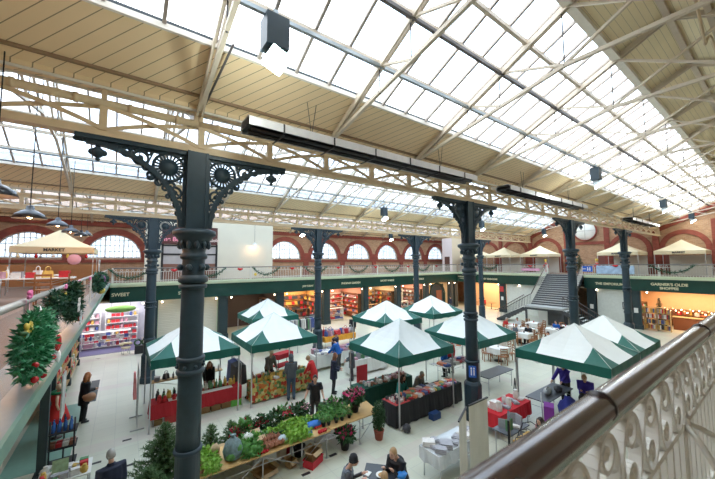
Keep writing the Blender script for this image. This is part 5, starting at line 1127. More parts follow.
# ---- signed columns
for (r,k),l in (((0,1),'small blue square sign with white figures on the banner-side column'),((0,2),'small blue square sign on the column at the staircase foot')):
    c=cols[(r,k)]; t=thing('column_sign',l,'sign',(c.location.x-.24,c.location.y-.17,1.75 if k==1 else 1.9),-.9); MB().box(-.13,.13,-.01,.01,-.2,.2).build('panel',M('sign_blue',(.02,.12,.55)),t); s=MB(); s.box(-.06,-.02,-.02,-.01,-.12,.08); s.ball((-.04,-.015,.12),(.03,.01,.03),6,4); s.box(.03,.07,-.02,-.01,-.12,.08); s.ball((.05,-.015,.12),(.03,.01,.03),6,4); s.build('figures',m_white,t)
# ---- tearoom tables and chairs in front of the staircase
m_cw=M('chair_wood',(.34,.14,.05),.45)
def chair0_():
    t=thing('dining_chair','','chair')
    MB().box(-.2,.2,-.2,.2,.43,.46).build('seat',m_cw,t); b=MB(); b.box(-.19,-.155,.17,.2,.46,.92); b.box(.155,.19,.17,.2,.46,.92)
    for z in (.6,.74,.88): b.box(-.16,.16,.175,.195,z-.03,z+.03)
    b.build('backrest',m_cw,t)
    for a in (-.17,.17):
        for c in (-.17,.17): MB().box(a-.018,a+.018,c-.018,c+.018,0,.43).build('leg',m_cw,t)
    return t
cafe=[(18.9,11.3,'nearest'),(20.6,12.9,'second'),(22.6,11.4,'third'),(24.6,13.2,'fourth'),(25.6,10.8,'fifth'),(21.0,9.4,'rightmost'),(27.0,12.8,'farthest'),(17.6,10.4,'leftmost'),(22.9,13.7,'stair side'),(27.3,10.6,'pillar side'),(24.2,12.0,'middle')]
ch=None
for i,(x,y,l) in enumerate(cafe):
    t=thing('cafe_table','square tearoom table, %s along the floor from the tents'%l,'table',(x,y,0)); MB().box(-.42,.42,-.42,.42,.72,.75).build('tabletop',m_cw,t); MB().tube([(0,0,.03),(0,0,.72)],.04,8).build('pedestal',m_darkmetal,t); MB().lathe([(.25,0),(.25,.03),(.0,.04)],n=12).build('foot',m_darkmetal,t)
    drape('white tablecloth on the %s tearoom table'%l,'tablecloth',x-.43,x+.43,y-.43,y+.43,m_white if l!='rightmost' else M('yellow_cloth',(.72,.55,.18),.8),low=.45)
    put('vase',i%3,(x,y,.766),0,'little vase standing on the %s tearoom table'%l,None,.6)
    for q in range(4):
        a=q*PI/2+.1*i; X,Y=x+.68*math.sin(a),y-.68*math.cos(a)*-1; lab='wooden slat-back chair at the %s tearoom table'%l; gp_='chairs at the %s tearoom table'%l
        if ch is None: ch=chair0_(); ch.location=(X,Y,0); ch.rotation_euler.z=-a; ch['label']=lab; ch['group']=gp_
        else: dup(ch,(X,Y,0),-a,lab,gp_)
for x,y in ((37.0,22.0),(36.6,24.0)):
    o=thing('cafe_table','bare wooden table inside the orange-lit tearoom, %s'%('nearer the pier' if y<23 else 'nearer the corner'),'table',(x-.9,y,0)); MB().box(-.4,.4,-.4,.4,.72,.75).build('tabletop',m_cw,o); MB().tube([(0,0,0),(0,0,.72)],.04,8).build('pedestal',m_darkmetal,o)
# ---- right foreground stall pieces
x,y=at(512,446,.75); t=thing('framed_display','black-framed upright display board of cards near the woman in pink','display board',(8.85,5.0,0),.5); MB().box(-.3,.3,-.02,.02,.75,1.35).build('board',M('dark_green_board',(.02,.06,.04),.5),t); f=MB()
for a in (-.3,.3): f.box(a-.02,a+.02,-.03,.03,0,1.37)
f.box(-.3,.3,-.03,.03,1.33,1.37); f.build('frame',m_darkmetal,t); MB().box(-.2,.0,-.035,-.02,.9,1.25).build('yellow_card',M('yellow_card',(.6,.5,.2),.6),t)
t=thing('basket_display','clear domed case of golden wrapped packets beside the handrail','display case',(9.15,4.62,0),.3); MB().box(-.5,.5,-.3,.3,0,.7).build('stand',m_blk,t); MB().box(-.48,.48,-.28,.28,.7,.76).build('tray',m_darkmetal,t)
for s in (-.48,0,.48): MB().tube([(s,-.28,.75),(s,-.22,.98),(s,0,1.08),(s,.22,.98),(s,.28,.75)],.012,5).build('hoop',m_darkmetal,t)
rr=random.Random(2)
for i in range(14): o=put('pack',4,(9.15-.4+.12*(i%7),4.56+.16*(i//7),.765),rr.random()*3,'gold wrapped packet in the hooped display case','gold packets in the hooped display case',1.0)
t=thing('shopping_trolley','purple and blue shopping trolley bag beside the folding table','trolley bag',(11.75,5.2,0),.4); MB().prism([(-.2,.1),(.2,.1),(.22,.85),(-.22,.85)],1,-.15,.15).build('trolley_bag_body',M('purple_fabric',(.22,.03,.30),.6),t); MB().tube([(-.15,.18,.1),(-.15,.22,1.15),(.15,.22,1.15),(.15,.18,.1)],.014,6).build('handle',m_alu,t)
for s in (-.2,.2): MB().lathe([(.001,-.02),(.09,-.02),(.09,.02),(.001,.02)],c=(s,.15,.09),n=12,M4=Matrix.Rotation(PI/2,4,'Y')).build('wheel',m_darkmetal,t)
blob('navy_coat','navy blue coat thrown over the trolley near the standing woman in purple','coat',(12.6,4.95,0),(.38,.26,.5),M('navy_cloth',(.02,.03,.25),.7,bump=.3),seed=6); blob('bag_of_greens','bag of bright green and blue things beside the handrail','bag',(11.5,4.55,0),(.3,.24,.42),M('teal_mix',(.10,.30,.22),.6,var=.8,scale=14),seed=7); blob('white_carrier','white patterned carrier bag beside the navy coat','bag',(12.4,4.55,0),(.26,.14,.42),M('white_red_pattern',(.72,.6,.58),.6,var=.3,scale=20),seed=9)
t=thing('silver_case','silver quilted bag lying on the dark grey folding table','bag',(12.95,5.75,.752),.2); MB().ball((0,0,.1),(.34,.14,.1),12,6).build('bag_body',M('silver_quilt',(.45,.47,.48),.3,.4),t); MB().tube([(-.15,0,.18),(-.05,0,.24),(.05,0,.24),(.15,0,.18)],.012,5).build('handle',m_darkmetal,t)
blob('dark_handbag','round black bag on the dark grey folding table beside the silver bag','bag',(13.45,5.6,.752),(.17,.14,.11),m_goods[2],seed=12)
t=thing('easel','narrow dark easel leaning beside the bright red tablecloth','easel',(11.95,6.5,0)); MB().tube([(-.2,0,0),(.1,0,1.3)],.02,5).build('leg',m_darkmetal,t); MB().tube([(.3,0,0),(.1,0,1.3)],.02,5).build('leg',m_darkmetal,t); MB().box(-.15,.35,-.02,.02,.65,.7).build('ledge',m_darkmetal,t)
# bags under the middle stall
x,y=at(394,420); blob('black_sack','black sack under the near corner of the black-draped table','sack',(7.85,8.0,0),(.16,.14,.14),m_goods[2],seed=14); x,y=at(430,417); o=tag(MB().box(-.2,.2,-.12,.12,0,.22).build('storage_box',M('navy_plastic',(.02,.06,.2),.4)),'blue storage box on the floor in front of the black-draped table','box'); o.location=(9.35,8.08,0)
blob('white_bag','white plastic bag on the floor at the end of the dark green tablecloth','bag',(8.2,9.75,0),(.16,.14,.14),m_white,seed=15)
o=tag(MB().box(-.3,.3,-.02,.02,0,.9).build('red_board',m_redc),'upright red board standing behind the middle tent','board'); o.location=(9.15,12.2,0)
o=tag(MB().box(-.5,.5,-.02,.02,0,.5).build('red_sale_sign',m_redc),'red notice with white print above the stall between the far middle tents','notice'); o.location=(14.2,12.2,1.2); o2=thing('sign_stand','slim metal stand holding the red notice between the far tents','stand',(14.2,12.25,0)); MB().tube([(0,0,0),(0,0,1.25)],.015,6).build('pole',m_alu,o2); MB().box(-.2,.2,-.15,.15,0,.02).build('foot',m_alu,o2)
# dining table in the foreground
t=thing('dining_table','dark square table where three people are eating at the bottom edge','table',(4.9,5.85,0),.75); MB().box(-.55,.55,-.42,.42,.72,.75).build('tabletop',M('dark_slate_top',(.045,.05,.06),.4),t)
for a in (-.48,.48):
    for b_ in (-.36,.36): MB().tube([(a,b_,0),(a,b_,.72)],.02,6).build('leg',m_darkmetal,t)
def plate(label,x,y):
    t=thing('plate_of_food',label,'plate',(x,y,.752)); MB().lathe([(0,0),(.07,0),(.125,.018),(.125,.024),(.07,.008),(0,.008)],n=20).build('plate',m_white,t); blob_=MB(); blob_.ball((0,0,.02),(.08,.07,.02),10,5); blob_.ball((.02,.02,.035),(.035,.03,.015),8,4); blob_.build('food',M('golden_food',(.5,.3,.12),.7),t)
plate('white plate of food in front of the man in the black jacket',5.0,5.95); plate('white plate of food in front of the person in the black beanie',4.55,6.02); plate('small white plate near the blue bag',4.9,5.62)
for x,y,l in ((4.78,6.18,'white paper napkin between the two diners'),(5.15,5.58,'folded white paper by the blue bag')): o=tag(MB().cbox((0,0,.01),(.17,.13,.014),rz=.4).build('napkin',m_white),l,'napkin'); o.location=(x,y,.752)
blob('blue_carrier_bag','bright blue plastic bag on the corner of the dining table','bag',(5.32,5.6,.752),(.13,.1,.07),M('bright_blue_plastic',(.02,.22,.65),.35),seed=17)
# ---- west ground floor under the gallery ledge
st(MB().box(-2.6,-2.5,.1,13.4,0,4.2).build('wall_west_shops',M('west_shop_cream',(.62,.56,.44),.8))); st(MB().box(X0,-1.6,.12,GF,3.9,3.95).build('ceiling_west_shops',m_tanw))
t=thing('shopfront_post','dark green post under the left gallery beside the display stand','post',(-1.5,11.8,0)); MB().box(-.09,.09,-.09,.09,0,3.9).build('shaft',m_greend,t); MB().box(-.14,.14,-.14,.14,0,.3).build('base',m_greend,t)
for y in (16.3,20.5,24.2): dup(t,(-1.9,y,0),0,{16.3:'dark green post behind the walking woman at the left',20.5:'dark green post beside the floor grating',24.2:'dark green post near the sweet shop entrance'}[y])
o=tag(MB().box(-.02,.02,-.35,.35,0,1.3).build('notice_board',M('poster_grey',(.6,.6,.55),.6,var=.5,scale=9)),'grey poster panel beside the mannequin in red','poster'); o.location=(-1.35,13.75,.95)
for y0,y1,c,l in ((16.4,20.3,M('warm_display',(.60,.30,.14),.7,var=.5,scale=7),'warm coloured stocked wall beyond the walking woman'),(20.7,24.0,M('yellow_display',(.62,.50,.20),.7,var=.5,scale=7),'yellowish stocked wall beyond the floor grating')):
    t=thing('stocked_wall_unit',l,'display unit',(-2.1,(y0+y1)/2,0)); w=(y1-y0)/2; MB().box(-.03,.03,-w,w,0,2.8).build('back_panel',c,t)
    for z in (.3,.8,1.3,1.8,2.3): MB().box(0,.3,-w,w,z-.02,z+.02).build('shelf',w_oak,t)
    rr=random.Random(int(y0))
    for z in (.33,.83,1.33,1.83,2.33):
        for j in range(9): ci=rr.choice([0,4,9,1,6]); put(rr.choice(['box','jar','bottle']),ci,(-1.93,y0+.25+j*(y1-y0-.4)/9,z-.008),PI/2,'%s item on the %s'%(CN[ci],l.replace('wall','shelves')),'%s items on the %s'%(CN[ci],l.replace('wall','shelves')),1.2)
st(MB().box(-2.45,-1.05,12.6,17.6,0,.008).build('floor_teal_border',M('teal_floor',(.20,.38,.31),.4)))
o=tag(MB().tube([(1.22,7.0,8.86),(1.42,5.6,9.5)],.022,6).build('tie_rod',m_conduitd),'thin dark tie rod rising from the girder above the nearest column','rod')
# mannequin, display stand, goods below
x,y=at(57,435); t=thing('mannequin','shop mannequin in a red dress with a green scarf at the shop corner','mannequin',(-1.55,14.6,0)); MB().lathe([(.0,0),(.16,0),(.16,.02),(.02,.03),(.015,.6),(0,.6)],n=14).build('stand',m_darkmetal,t); MB().lathe([(.34,.55),(.28,.75),(.2,1.0),(.15,1.12),(.19,1.3),(.17,1.42),(.07,1.48)],n=16).build('dress',M('red_dress',(.6,.02,.02),.6),t); MB().ball((0,0,1.62),(.08,.09,.11),10,7).build('head',M('doll_skin',(.7,.45,.3)),t); MB().tube([(.16*math.cos(a*PI/5),.16*math.sin(a*PI/5),1.47) for a in range(11)],.05,6).build('scarf',M('green_scarf',(.02,.22,.09),.7),t)
for s in (-1,1): MB().tube([(0,s*.18,1.4),(0,s*.26,1.15),(.05,s*.2,.95)],[.045,.035,.028],7).build('arm',M('doll_skin',(.7,.45,.3)),t)
t=thing('display_stand','black three-tier corner display stand with blue bottles at the left','display stand',(-1.15,12.2,0)); 
for a,b_ in ((-.25,-.18),(.25,-.18),(0,.22)): MB().tube([(a,b_,0),(a,b_,1.45)],.02,6).build('leg',m_darkmetal,t)
for z in (.25,.7,1.1): MB().box(-.3,.3,-.22,.25,z-.015,z+.015).build('shelf',m_darkmetal,t)
m_bb=M('blue_bottle',(.05,.16,.5),.2)
for j in range(8): put('bottle',m_bb,(-1.35+.12*(j%4),12.1+.14*(j//4),1.116),0,'blue bottle on the top tier of the black display stand','blue bottles on the display stand',.95)
for j in range(8): ci=[5,0,1,5][j%4]; put('box',ci,(-1.36+.14*(j%4),12.1+.16*(j//4),.716),0,'%s packet on the middle tier of the black display stand'%CN[ci],'%s packets on the middle tier of the display stand'%CN[ci],.6)
x,y=at(45,470,.6); t=thing('goods_trolley','low table of mixed bright gifts at the bottom left corner','table',(-.95,11.0,0)); MB().box(-.5,.5,-.4,.4,.5,.53).build('tabletop',m_white,t)
for a in (-.45,.45):
    for b_ in (-.35,.35): MB().tube([(a,b_,0),(a,b_,.5)],.02,5).build('leg',m_alu,t)
scatter(-1.4,-.5,10.65,11.35,22,['box','pack','jar','cloth'],[0,1,6,9,4,8],'low gift table at the bottom left',.535,.8,23)
o=tag(MB().cbox((0,0,.16),(.3,.02,.34),rx=-.25).build('greeting_picture',M('green_picture',(.35,.5,.3),.5,var=.5,scale=12)),'pale green picture propped on the low gift table','picture'); o.location=(-1.05,10.95,.54)
# chairs outside the sweet shop
x,y=at(114,354)
t=thing('wicker_chair','cream tub chair outside the sweet shop','chair',(.35,25.3,0),.4); MB().lathe([(.22,.35),(.27,.42),(.0,.45)],n=14).build('seat',m_canv,t); MB().tube([(.28*math.cos(a),.28*math.sin(a),.62) for a in [i*PI/10-.2 for i in range(13)]],.08,6).build('backrest',m_canv,t)
for a in range(4): MB().tube([(.18*math.cos(a*PI/2+.7),.18*math.sin(a*PI/2+.7),.38),(.24*math.cos(a*PI/2+.7),.24*math.sin(a*PI/2+.7),0)],.018,5).build('leg',m_alu,t)
t=thing('wire_planter','black planter stand with round dark hoops outside the sweet shop','planter',(1.15,25.0,0)); MB().box(-.35,.35,-.18,.18,0,.5).build('planter_box',m_darkmetal,t)
for s in (-.2,.2): MB().tube([(s+.17*math.cos(a*PI/8),0,.68+.17*math.sin(a*PI/8)) for a in range(17)],.05,6).build('hoop',m_sprout,t)
# ---- left gallery dressing
def clump(label,loc,r,n,leaf,mat,seed,parts=()):
    t=thing('foliage_garland',label,'garland',loc); MB().leaves((0,0,0),r,n,leaf,random.Random(seed),.15,.35).build('foliage',mat,t); MB().tube([(0,-r[1],r[2]*.6),(0,0,r[2]*.3),(0,r[1],r[2]*.7)],.02,5).build('stem',m_sprout,t)
    for i,(nm,m,c,rr_) in enumerate(parts): MB().ball(c,rr_,8,6).build(nm,m,t)
    return t
clump('big bright green tinsel bunch hanging over the left gallery railing, nearest',(-.66,4.45,4.88),(.10,.62,.33),5200,.065,m_fol3,1,[('red_bauble',m_redb,(.06,-.35,-.26),.03),('red_bauble',m_redb,(.06,.05,-.33),.028),('red_bauble',m_redb,(.07,.5,-.26),.03),('red_bauble',m_redb,(.08,-.5,-.1),.026)])
clump('upright dark green bunch above the bright tinsel on the left gallery railing',(-.70,5.75,5.12),(.10,.2,.2),900,.06,m_fol,2)
clump('dark green wreath bunch in the middle of the left gallery railing',(-.68,7.5,4.92),(.12,.5,.26),2200,.07,m_fol,3,[('red_bauble',m_redb,(.08,.1,-.22),.06)])
clump('dark green bunch above the star decorations on the left gallery railing',(-.72,7.7,5.2),(.12,.4,.14),900,.08,m_fol,4)
clump('dark garland end with purple foil near the corner of the left gallery railing',(-.66,13.9,5.05),(.12,.9,.3),1300,.13,m_fol,6,[('purple_bauble',m_purb,(.05,0,.1),.16),('purple_bauble',m_purb,(.05,.7,.1),.13),('gold_bauble',m_goldb,(.08,.3,-.3),.12)])
clump('green garland bunch at the far end of the left gallery railing',(-.66,17.5,5.0),(.12,1.1,.25),900,.14,m_fol,7)
def bow(label,loc,s,mat,tails=True):
    t=thing('ribbon_bow',label,'bow',loc,PI/2); b=MB()
    for q in (-1,1):
        for dz in (-.3,.3): b.ball((q*.6*s,0,dz*s),(.6*s,.25*s,.38*s),8,5)
    b.ball((0,-.1*s,0),.28*s,8,5); b.build('loops',mat,t)
    if tails: MB().add([(-.1*s,0,0),(.1*s,0,0),(.35*s,0,-2.6*s),(.1*s,0,-2.8*s)],[(0,1,2,3)]).add([(-.1*s,0.02,0),(.1*s,.02,0),(-.15*s,.02,-2.4*s),(-.4*s,.02,-2.3*s)],[(0,1,2,3)]).build('tails',mat,t)
bow('large pink bow tied on the left gallery handrail',(-.72,4.42,5.36),.065,m_pinkb); bow('pink bow on the left gallery handrail above the white stars',(-.72,6.9,5.30),.06,m_pinkb); bow('small pink bow further along the left gallery handrail',(-.72,8.9,5.28),.065,m_pinkb); bow('pink bow near the far end of the left gallery handrail',(-.72,11.6,5.26),.08,m_pinkb)
bow('gold ribbon bow hanging left of the white gift bag',(-.66,4.08,5.08),.09,m_goldb); bow('gold ribbon bow between the green bunches on the left railing',(-.66,6.3,5.22),.05,m_goldb); bow('silver white ribbon hanging below the pink bow',(-.66,4.65,5.12),.06,m_whiteb)
blob('gift_bag','white shiny gift bag tied under the big pink bow','gift bag',(-.66,4.5,5.06),(.02,.10,.09),m_whiteb,seed=18)
def star(label,loc,s):
    b=MB()
    for q in range(3): a=q*PI/3; b.bar((0,-s*math.cos(a),-s*math.sin(a)),(0,s*math.cos(a),s*math.sin(a)),.02,.03)
    for q in range(6):
        a=q*PI/3; c=(0,.65*s*math.cos(a),.65*s*math.sin(a)); b.bar(c,(0,c[1]+.3*s*math.cos(a+.7),c[2]+.3*s*math.sin(a+.7)),.018,.02); b.bar(c,(0,c[1]+.3*s*math.cos(a-.7),c[2]+.3*s*math.sin(a-.7)),.018,.02)
    o=tag(b.build('snowflake_ornament',m_whiteb),label,'ornament'); o.location=loc
star('upper white snowflake ornament on the left gallery railing',(-.55,6.9,5.0),.12); star('lower white snowflake ornament on the left gallery railing',(-.55,7.3,4.74),.13)
o=blob('santa_ornament','small red and white hanging ornament beside the bright tinsel','ornament',(-.6,5.35,4.6),(.03,.05,.1),m_redb,seed=19); o=blob('santa_ornament','white tip of the hanging ornament beside the bright tinsel','ornament',(-.6,5.38,4.46),(.03,.05,.07),m_whiteb,seed=20)
# west gallery furniture behind the railing
m_pinkcl=M('pink_tablecloth',(.72,.28,.36),.8); table('table hidden under the pink cloth on the left gallery',-4.3,-2.2,8.0,8.9); bpy.context.view_layer.update()
def lift(n0):
    for o in list(col.objects)[n0:]:
        if o.parent is None: o.location.z+=G
n0=len(col.objects); 
o=list(col.objects)
def up(fn,*a,**k):
    before=set(col.objects); r=fn(*a,**k)
    for q in col.objects:
        if q not in before and q.parent is None: q.location.z+=G
    return r
for q in list(col.objects):
    if q.get('label','').startswith('table hidden under the pink cloth'): q.location.z+=G
up(drape,'pink tablecloth on the left gallery behind the railing','tablecloth',-4.3,-2.2,8.0,8.9,m_pinkcl,low=.35)
up(table,'white topped table under the cream marquee on the left gallery',-3.6,-1.3,14.0,14.9,.78,m_white)
up(table,'second white topped table beneath the marquee lights on the left gallery',-3.8,-1.6,17.8,18.6,.78,m_white)
def up_sc(*a,**k): up(scatter,*a,**k)
up_sc(-3.5,-1.4,14.05,14.85,14,['box','jar','bag','bottle'],[0,1,8,4,7,2],'white topped marquee table',.785,1.1,31); up_sc(-4.2,-2.3,8.1,8.8,8,['vase','box','cloth'],[0,7,1],'pink tablecloth',.772,1.1,32)
for x,y,r_,l in ((-1.9,13.4,PI,'wooden chair before the white topped marquee table, left one'),(-1.2,13.3,PI+.3,'wooden chair before the white topped marquee table, right one'),(-2.6,9.6,0,'wooden chair behind the pink tablecloth'),(-2.4,17.2,PI,'wooden chair near the second marquee table')): dup(ch,(x,y,G),r_,l,''); 
for q in col.objects:
    if q.get('group')=='' : del q['group']
st(MB().box(X0+.05,-1.2,25.2,25.35,G,G+1.2).build('trim_13',M('orange_brown_panel',(.42,.17,.06),.6)))
st(MB().box(X0+.05,-4.0,11.5,11.6,G,G+1.15).build('trim_14',M('beige_lattice_panel',(.52,.38,.27),.7)))
t=thing('clothes_carousel','curved chrome clothes stand at the far end of the left gallery','clothes stand',(-.95,20.5,G)); 
for y in (-.35,.35): MB().tube([(0,y-.2,0),(0,y-.2,1.25),(0,y-.1,1.42),(0,y+.08,1.42),(0,y+.14,1.25)],.02,6).build('hook_arm',m_alu,t)
MB().box(-.2,.2,-.6,.4,0,.03).build('foot',m_alu,t)
o=tag(MB().lathe([(.01,-.02),(.26,-.02),(.26,.02),(.01,.02)],n=20,M4=Matrix.Rotation(PI/2,4,'X')).build('paper_fan',m_lpink),'round pink paper fan hanging from the cream marquee valance','paper fan'); o.location=(-1.95,20.95,G+1.45)
for i,(x,c) in enumerate(((-3.9,m_canv),(-3.3,m_redb),(-2.7,m_whiteb),(-2.2,m_goldb),(-1.5,m_redb))): o=tag(MB().lathe([(0,0),(.05,.02),(.07,.1),(.03,.2),(.0,.24)],n=8).build('hanging_ornament',c),'little ornament hanging under the cream marquee valance','ornament','ornaments under the marquee valance'); o.location=(x,20.98,G+1.5)
# decorated tree on the end gallery
fir('dark decorated fir tree on the end gallery at the stair head',(GE+1.9,12.7,G),1.9,.65,seed=30,dens=1.2,mat=m_fol)
fir('small decorated fir tree standing in the gift shop',(EX+1.0,6.9,0),2.7,.5,seed=31,dens=1.1,mat=m_fol)
t=thing('leafy_swag','yellow-green leafy garland hanging over the foreground handrail further along','garland',(9.6,.45,5.0)); 
MB().leaves((0,0,.0),(1.2,.12,.26),1500,.12,random.Random(8),.2,.5).build('foliage',m_let,t)
# ================================================================= PEOPLE
def remesh(mb,name,mat,parent,vox):
    o=mb.build(name,mat,parent); m=o.modifiers.new('r','REMESH'); m.mode='VOXEL'; m.voxel_size=vox; m.use_smooth_shade=True
    s=o.modifiers.new('s','SMOOTH'); s.iterations=3; s.factor=.5; PEND.append(o); return o
PEND=[]
skin_mats={'fair':M('skin_fair',(.62,.36,.25),.5,var=.06),'tan':M('skin_tan',(.48,.26,.16),.5,var=.06)}
m_eye=M('eye_dark',(.02,.015,.012),.2); m_lip=M('lip',(.45,.13,.12),.5)
def ik(S,T,a,b,pole):
    S=Vector(S);T=Vector(T); d=T-S; L=min(d.length,a+b-.005); d=d.normalized(); x=(a*a-b*b+L*L)/(2*L); h=math.sqrt(max(0,a*a-x*x)); p=Vector(pole); p=(p-d*p.dot(d)).normalized(); return S+d*x+p*h, S+d*L
def person(label,loc,rz=0,h=1.7,pose='stand',lean=4,look=10,hl=None,hr=None,top=None,kind='jacket',legs=None,hair=None,style='short',hat=None,skin='fair',shoes=None,extra=None,group=None,vox=.011,z0=0,build_=1.0,turn=0,seat=.46):
    """front is -y in local space"""
    t=thing('person',label,'person',(loc[0],loc[1],z0),rz,group); t.scale=(h/1.7,)*3; sk=skin_mats[skin]; V=Vector
    sit=pose=='sit'; pz=seat+.08 if sit else .93; pel=V((0,0,pz)); l=math.radians(lean); up_=V((0,-math.sin(l),math.cos(l)))
    if sit: hips=[V((s*.09,0,pz-.0)) for s in(-1,1)]; kn=[V((s*.11,-.42,pz-.03)) for s in (-1,1)]; an=[V((s*.11,-.40,.08)) for s in(-1,1)]
    elif pose=='walk': hips=[V((s*.09,0,pz-.03)) for s in(-1,1)]; kn=[V((-.09,-.16,.50)),V((.09,.03,.48))]; an=[V((-.09,-.17,.08)),V((.09,.27,.12))]
    else: hips=[V((s*.09,0,pz-.03)) for s in(-1,1)]; kn=[V((s*.10,-.02,.49)) for s in(-1,1)]; an=[V((s*.11,.02,.08)) for s in(-1,1)]
    wst=pel+up_*.16; chs=pel+up_*.36; shb=pel+up_*.47; nck=pel+up_*.54
    hd=(up_+V((0,-math.sin(math.radians(look))*.7,0))).normalized(); head=nck+hd*.165+V((0,-.02,0))
    sh=[shb+V((s*.175*build_,0,.0)) for s in(-1,1)]
    dflt=[pel+V((s*.23,-.06,-.10)) for s in(-1,1)] if not sit else [V((s*.14,-.32,pz+.1)) for s in(-1,1)]
    tg=[V(hl) if hl else dflt[0],V(hr) if hr else dflt[1]]
    el=[];wr=[]
    for i,s in enumerate((-1,1)): e,w=ik(sh[i],tg[i],.29,.25,(s*.15,.6,-.7)); el.append(e); wr.append(w)
    b=MB()
    b.tube([pel-up_*.08,pel,wst,chs,shb,nck-up_*.03],[.10,.12,.105,.115,.105,.05],12,sx=1.35,side=(1,0,0))
    b.tube([nck-hd*.06,nck+hd*.08],[.055,.05],10)
    b.ball(head,(.074,.09,.112),14,10); b.ball(head+V((0,-.035,-.06)),(.05,.05,.045),10,7)       # skull and jaw
    b.tube([head+V((0,-.085,.015)),head+V((0,-.108,-.02)),head+V((0,-.086,-.03))],[.011,.016,.01],6)
    for s in(-1,1): b.ball(head+V((s*.074,0,-.005)),(.014,.022,.032),6,5)
    for i,s in enumerate((-1,1)):
        b.tube([shb+V((s*.05,0,-.02)),sh[i],el[i],wr[i]],[.06,.052,.04,.027],10)
        b.tube([hips[i]+V((0,0,.03)),hips[i],kn[i],an[i]],[.09,.088,.058,.038],10)
        fw=V((0,-1,0)); b.tube([an[i]+V((0,.04,-.03)),an[i]+V((0,-.03,-.04)),an[i]+V((0,-.14,-.06))],[.035,.038,.025],8)
        # hand: palm, four fingers, thumb
        d=(wr[i]-el[i]).normalized(); side=d.cross(V((0,0,1))); side=side.normalized() if side.length>.2 else V((1,0,0)); dn=side.cross(d).normalized()
        pc=wr[i]+d*.045; b.tube([wr[i],pc,wr[i]+d*.088],[.024,.034,.032],8,sx=1.0)
        for q,ln in enumerate((.066,.076,.072,.056)):
            o=wr[i]+d*.085+side*(-.03+.02*q); b.tube([o,o+d*ln*.55+dn*-.004,o+d*ln*.95-dn*.018],[.0095,.009,.0075],6)
        th=side*(-1 if (s*side.x)>0 else 1); b.tube([wr[i]+d*.03+th*.02,wr[i]+d*.06+th*.052,wr[i]+d*.088+th*.058],[.013,.011,.009],6)
    body=remesh(b,'body',sk,t,vox)
    # face
    f=MB(); 
    for s in(-1,1): f.ball(head+V((s*.03,-.082,.012)),(.012,.008,.008),8,5)
    f.build('eyes',m_eye,t); MB().ball(head+V((0,-.087,-.052)),(.024,.007,.007),8,5).build('mouth',m_lip,t)
    # clothes
    c=MB(); k=.028 if kind in('jacket','coat') else .016
    arm_end=1.0 if kind!='tee' else .45
    c.tube([pel-up_*.06,pel,wst,chs,shb+up_*.01,nck-up_*.045],[.118+k,.125+k,.112+k,.12+k,.11+k,.052+k],14,sx=1.36*build_,side=(1,0,0))
    if kind=='coat' and not sit: c.tube([wst,pel,V((0,0,pz-.3))],[.12+k,.13+k,.14+k],14,sx=1.2,side=(1,0,0))
    for i,s in enumerate((-1,1)):
        if kind=='vest': c.tube([shb+V((s*.05,0,-.02)),sh[i]],[.08,.07],10); continue
        if kind=='tee': c.tube([shb+V((s*.05,0,-.02)),sh[i],sh[i].lerp(el[i],.62)],[.085,.072,.066],10)
        else: c.tube([shb+V((s*.05,0,-.02)),sh[i],el[i],wr[i]+(wr[i]-el[i]).normalized()*.0],[.08,.055+k,.044+k,.034+k*.7],10)
    if kind=='coat' : c.tube([nck-up_*.03,nck+hd*.02],[.085,.075],10)
    remesh(c,{'jacket':'jacket','coat':'coat','tee':'shirt','vest':'vest'}[kind],top,t,vox*1.3)
    if kind=='vest':
        c=MB()
        for i,s in enumerate((-1,1)): c.tube([shb+V((s*.1,0,-.01)),sh[i],el[i],wr[i]],[.085,.08,.058,.042],10)
        c.build('sleeves',m_goods[2],t)
    c=MB(); c.tube([pel+V((0,0,.06)),pel-V((0,0,.07))],[.125,.12],12,sx=1.25,side=(1,0,0))
    for i in(0,1):
        e=an[i]+ (V((0,0,-.01))); c.tube([hips[i]+V((0,0,.02)),hips[i],kn[i],e],[.105,.105,.075,.062],10)
    remesh(c,'trousers',legs or m_goods[2],t,vox*1.3)
    for i in(0,1): c=MB(); c.tube([an[i]+V((0,.06,-.035)),an[i]+V((0,-.02,-.035)),an[i]+V((0,-.10,-.045)),an[i]+V((0,-.17,-.055))],[.035,.046,.042,.025],8,sx=1.0); c.tube([an[i]+V((0,0,.03)),an[i]+V((0,0,-.05))],[.048,.045],8); c.build('shoe',shoes or m_darkmetal,t)
    hm=hair or M('hair_brown',(.10,.05,.025),.5)
    if not hat or style=='long':
        g=MB(); g.ball(head+V((0,.018,.022)),(.084,.098,.110),12,8); 
        for s in(-1,1): g.ball(head+V((s*.05,.03,-.0)),(.035,.06,.07),8,6)
        if style=='long':
            for s in(-1,0,1): g.tube([head+V((s*.04,.05,.05)),head+V((s*.065,.075,-.08)),head+V((s*.07,.085,-.22)),head+V((s*.06,.09,-.33))],[.05,.055,.05,.02],8)
            for s in(-1,1): g.tube([head+V((s*.06,-.03,.06)),head+V((s*.088,-.02,-.05)),head+V((s*.092,0,-.18)),head+V((s*.08,0,-.26))],[.025,.03,.03,.012],8)
        if style=='bob':
            for s in(-1,0,1): g.tube([head+V((s*.04,.05,.03)),head+V((s*.06,.06,-.06)),head+V((s*.06,.06,-.13))],[.05,.05,.03],8)
        g.build('hair',hm,t)
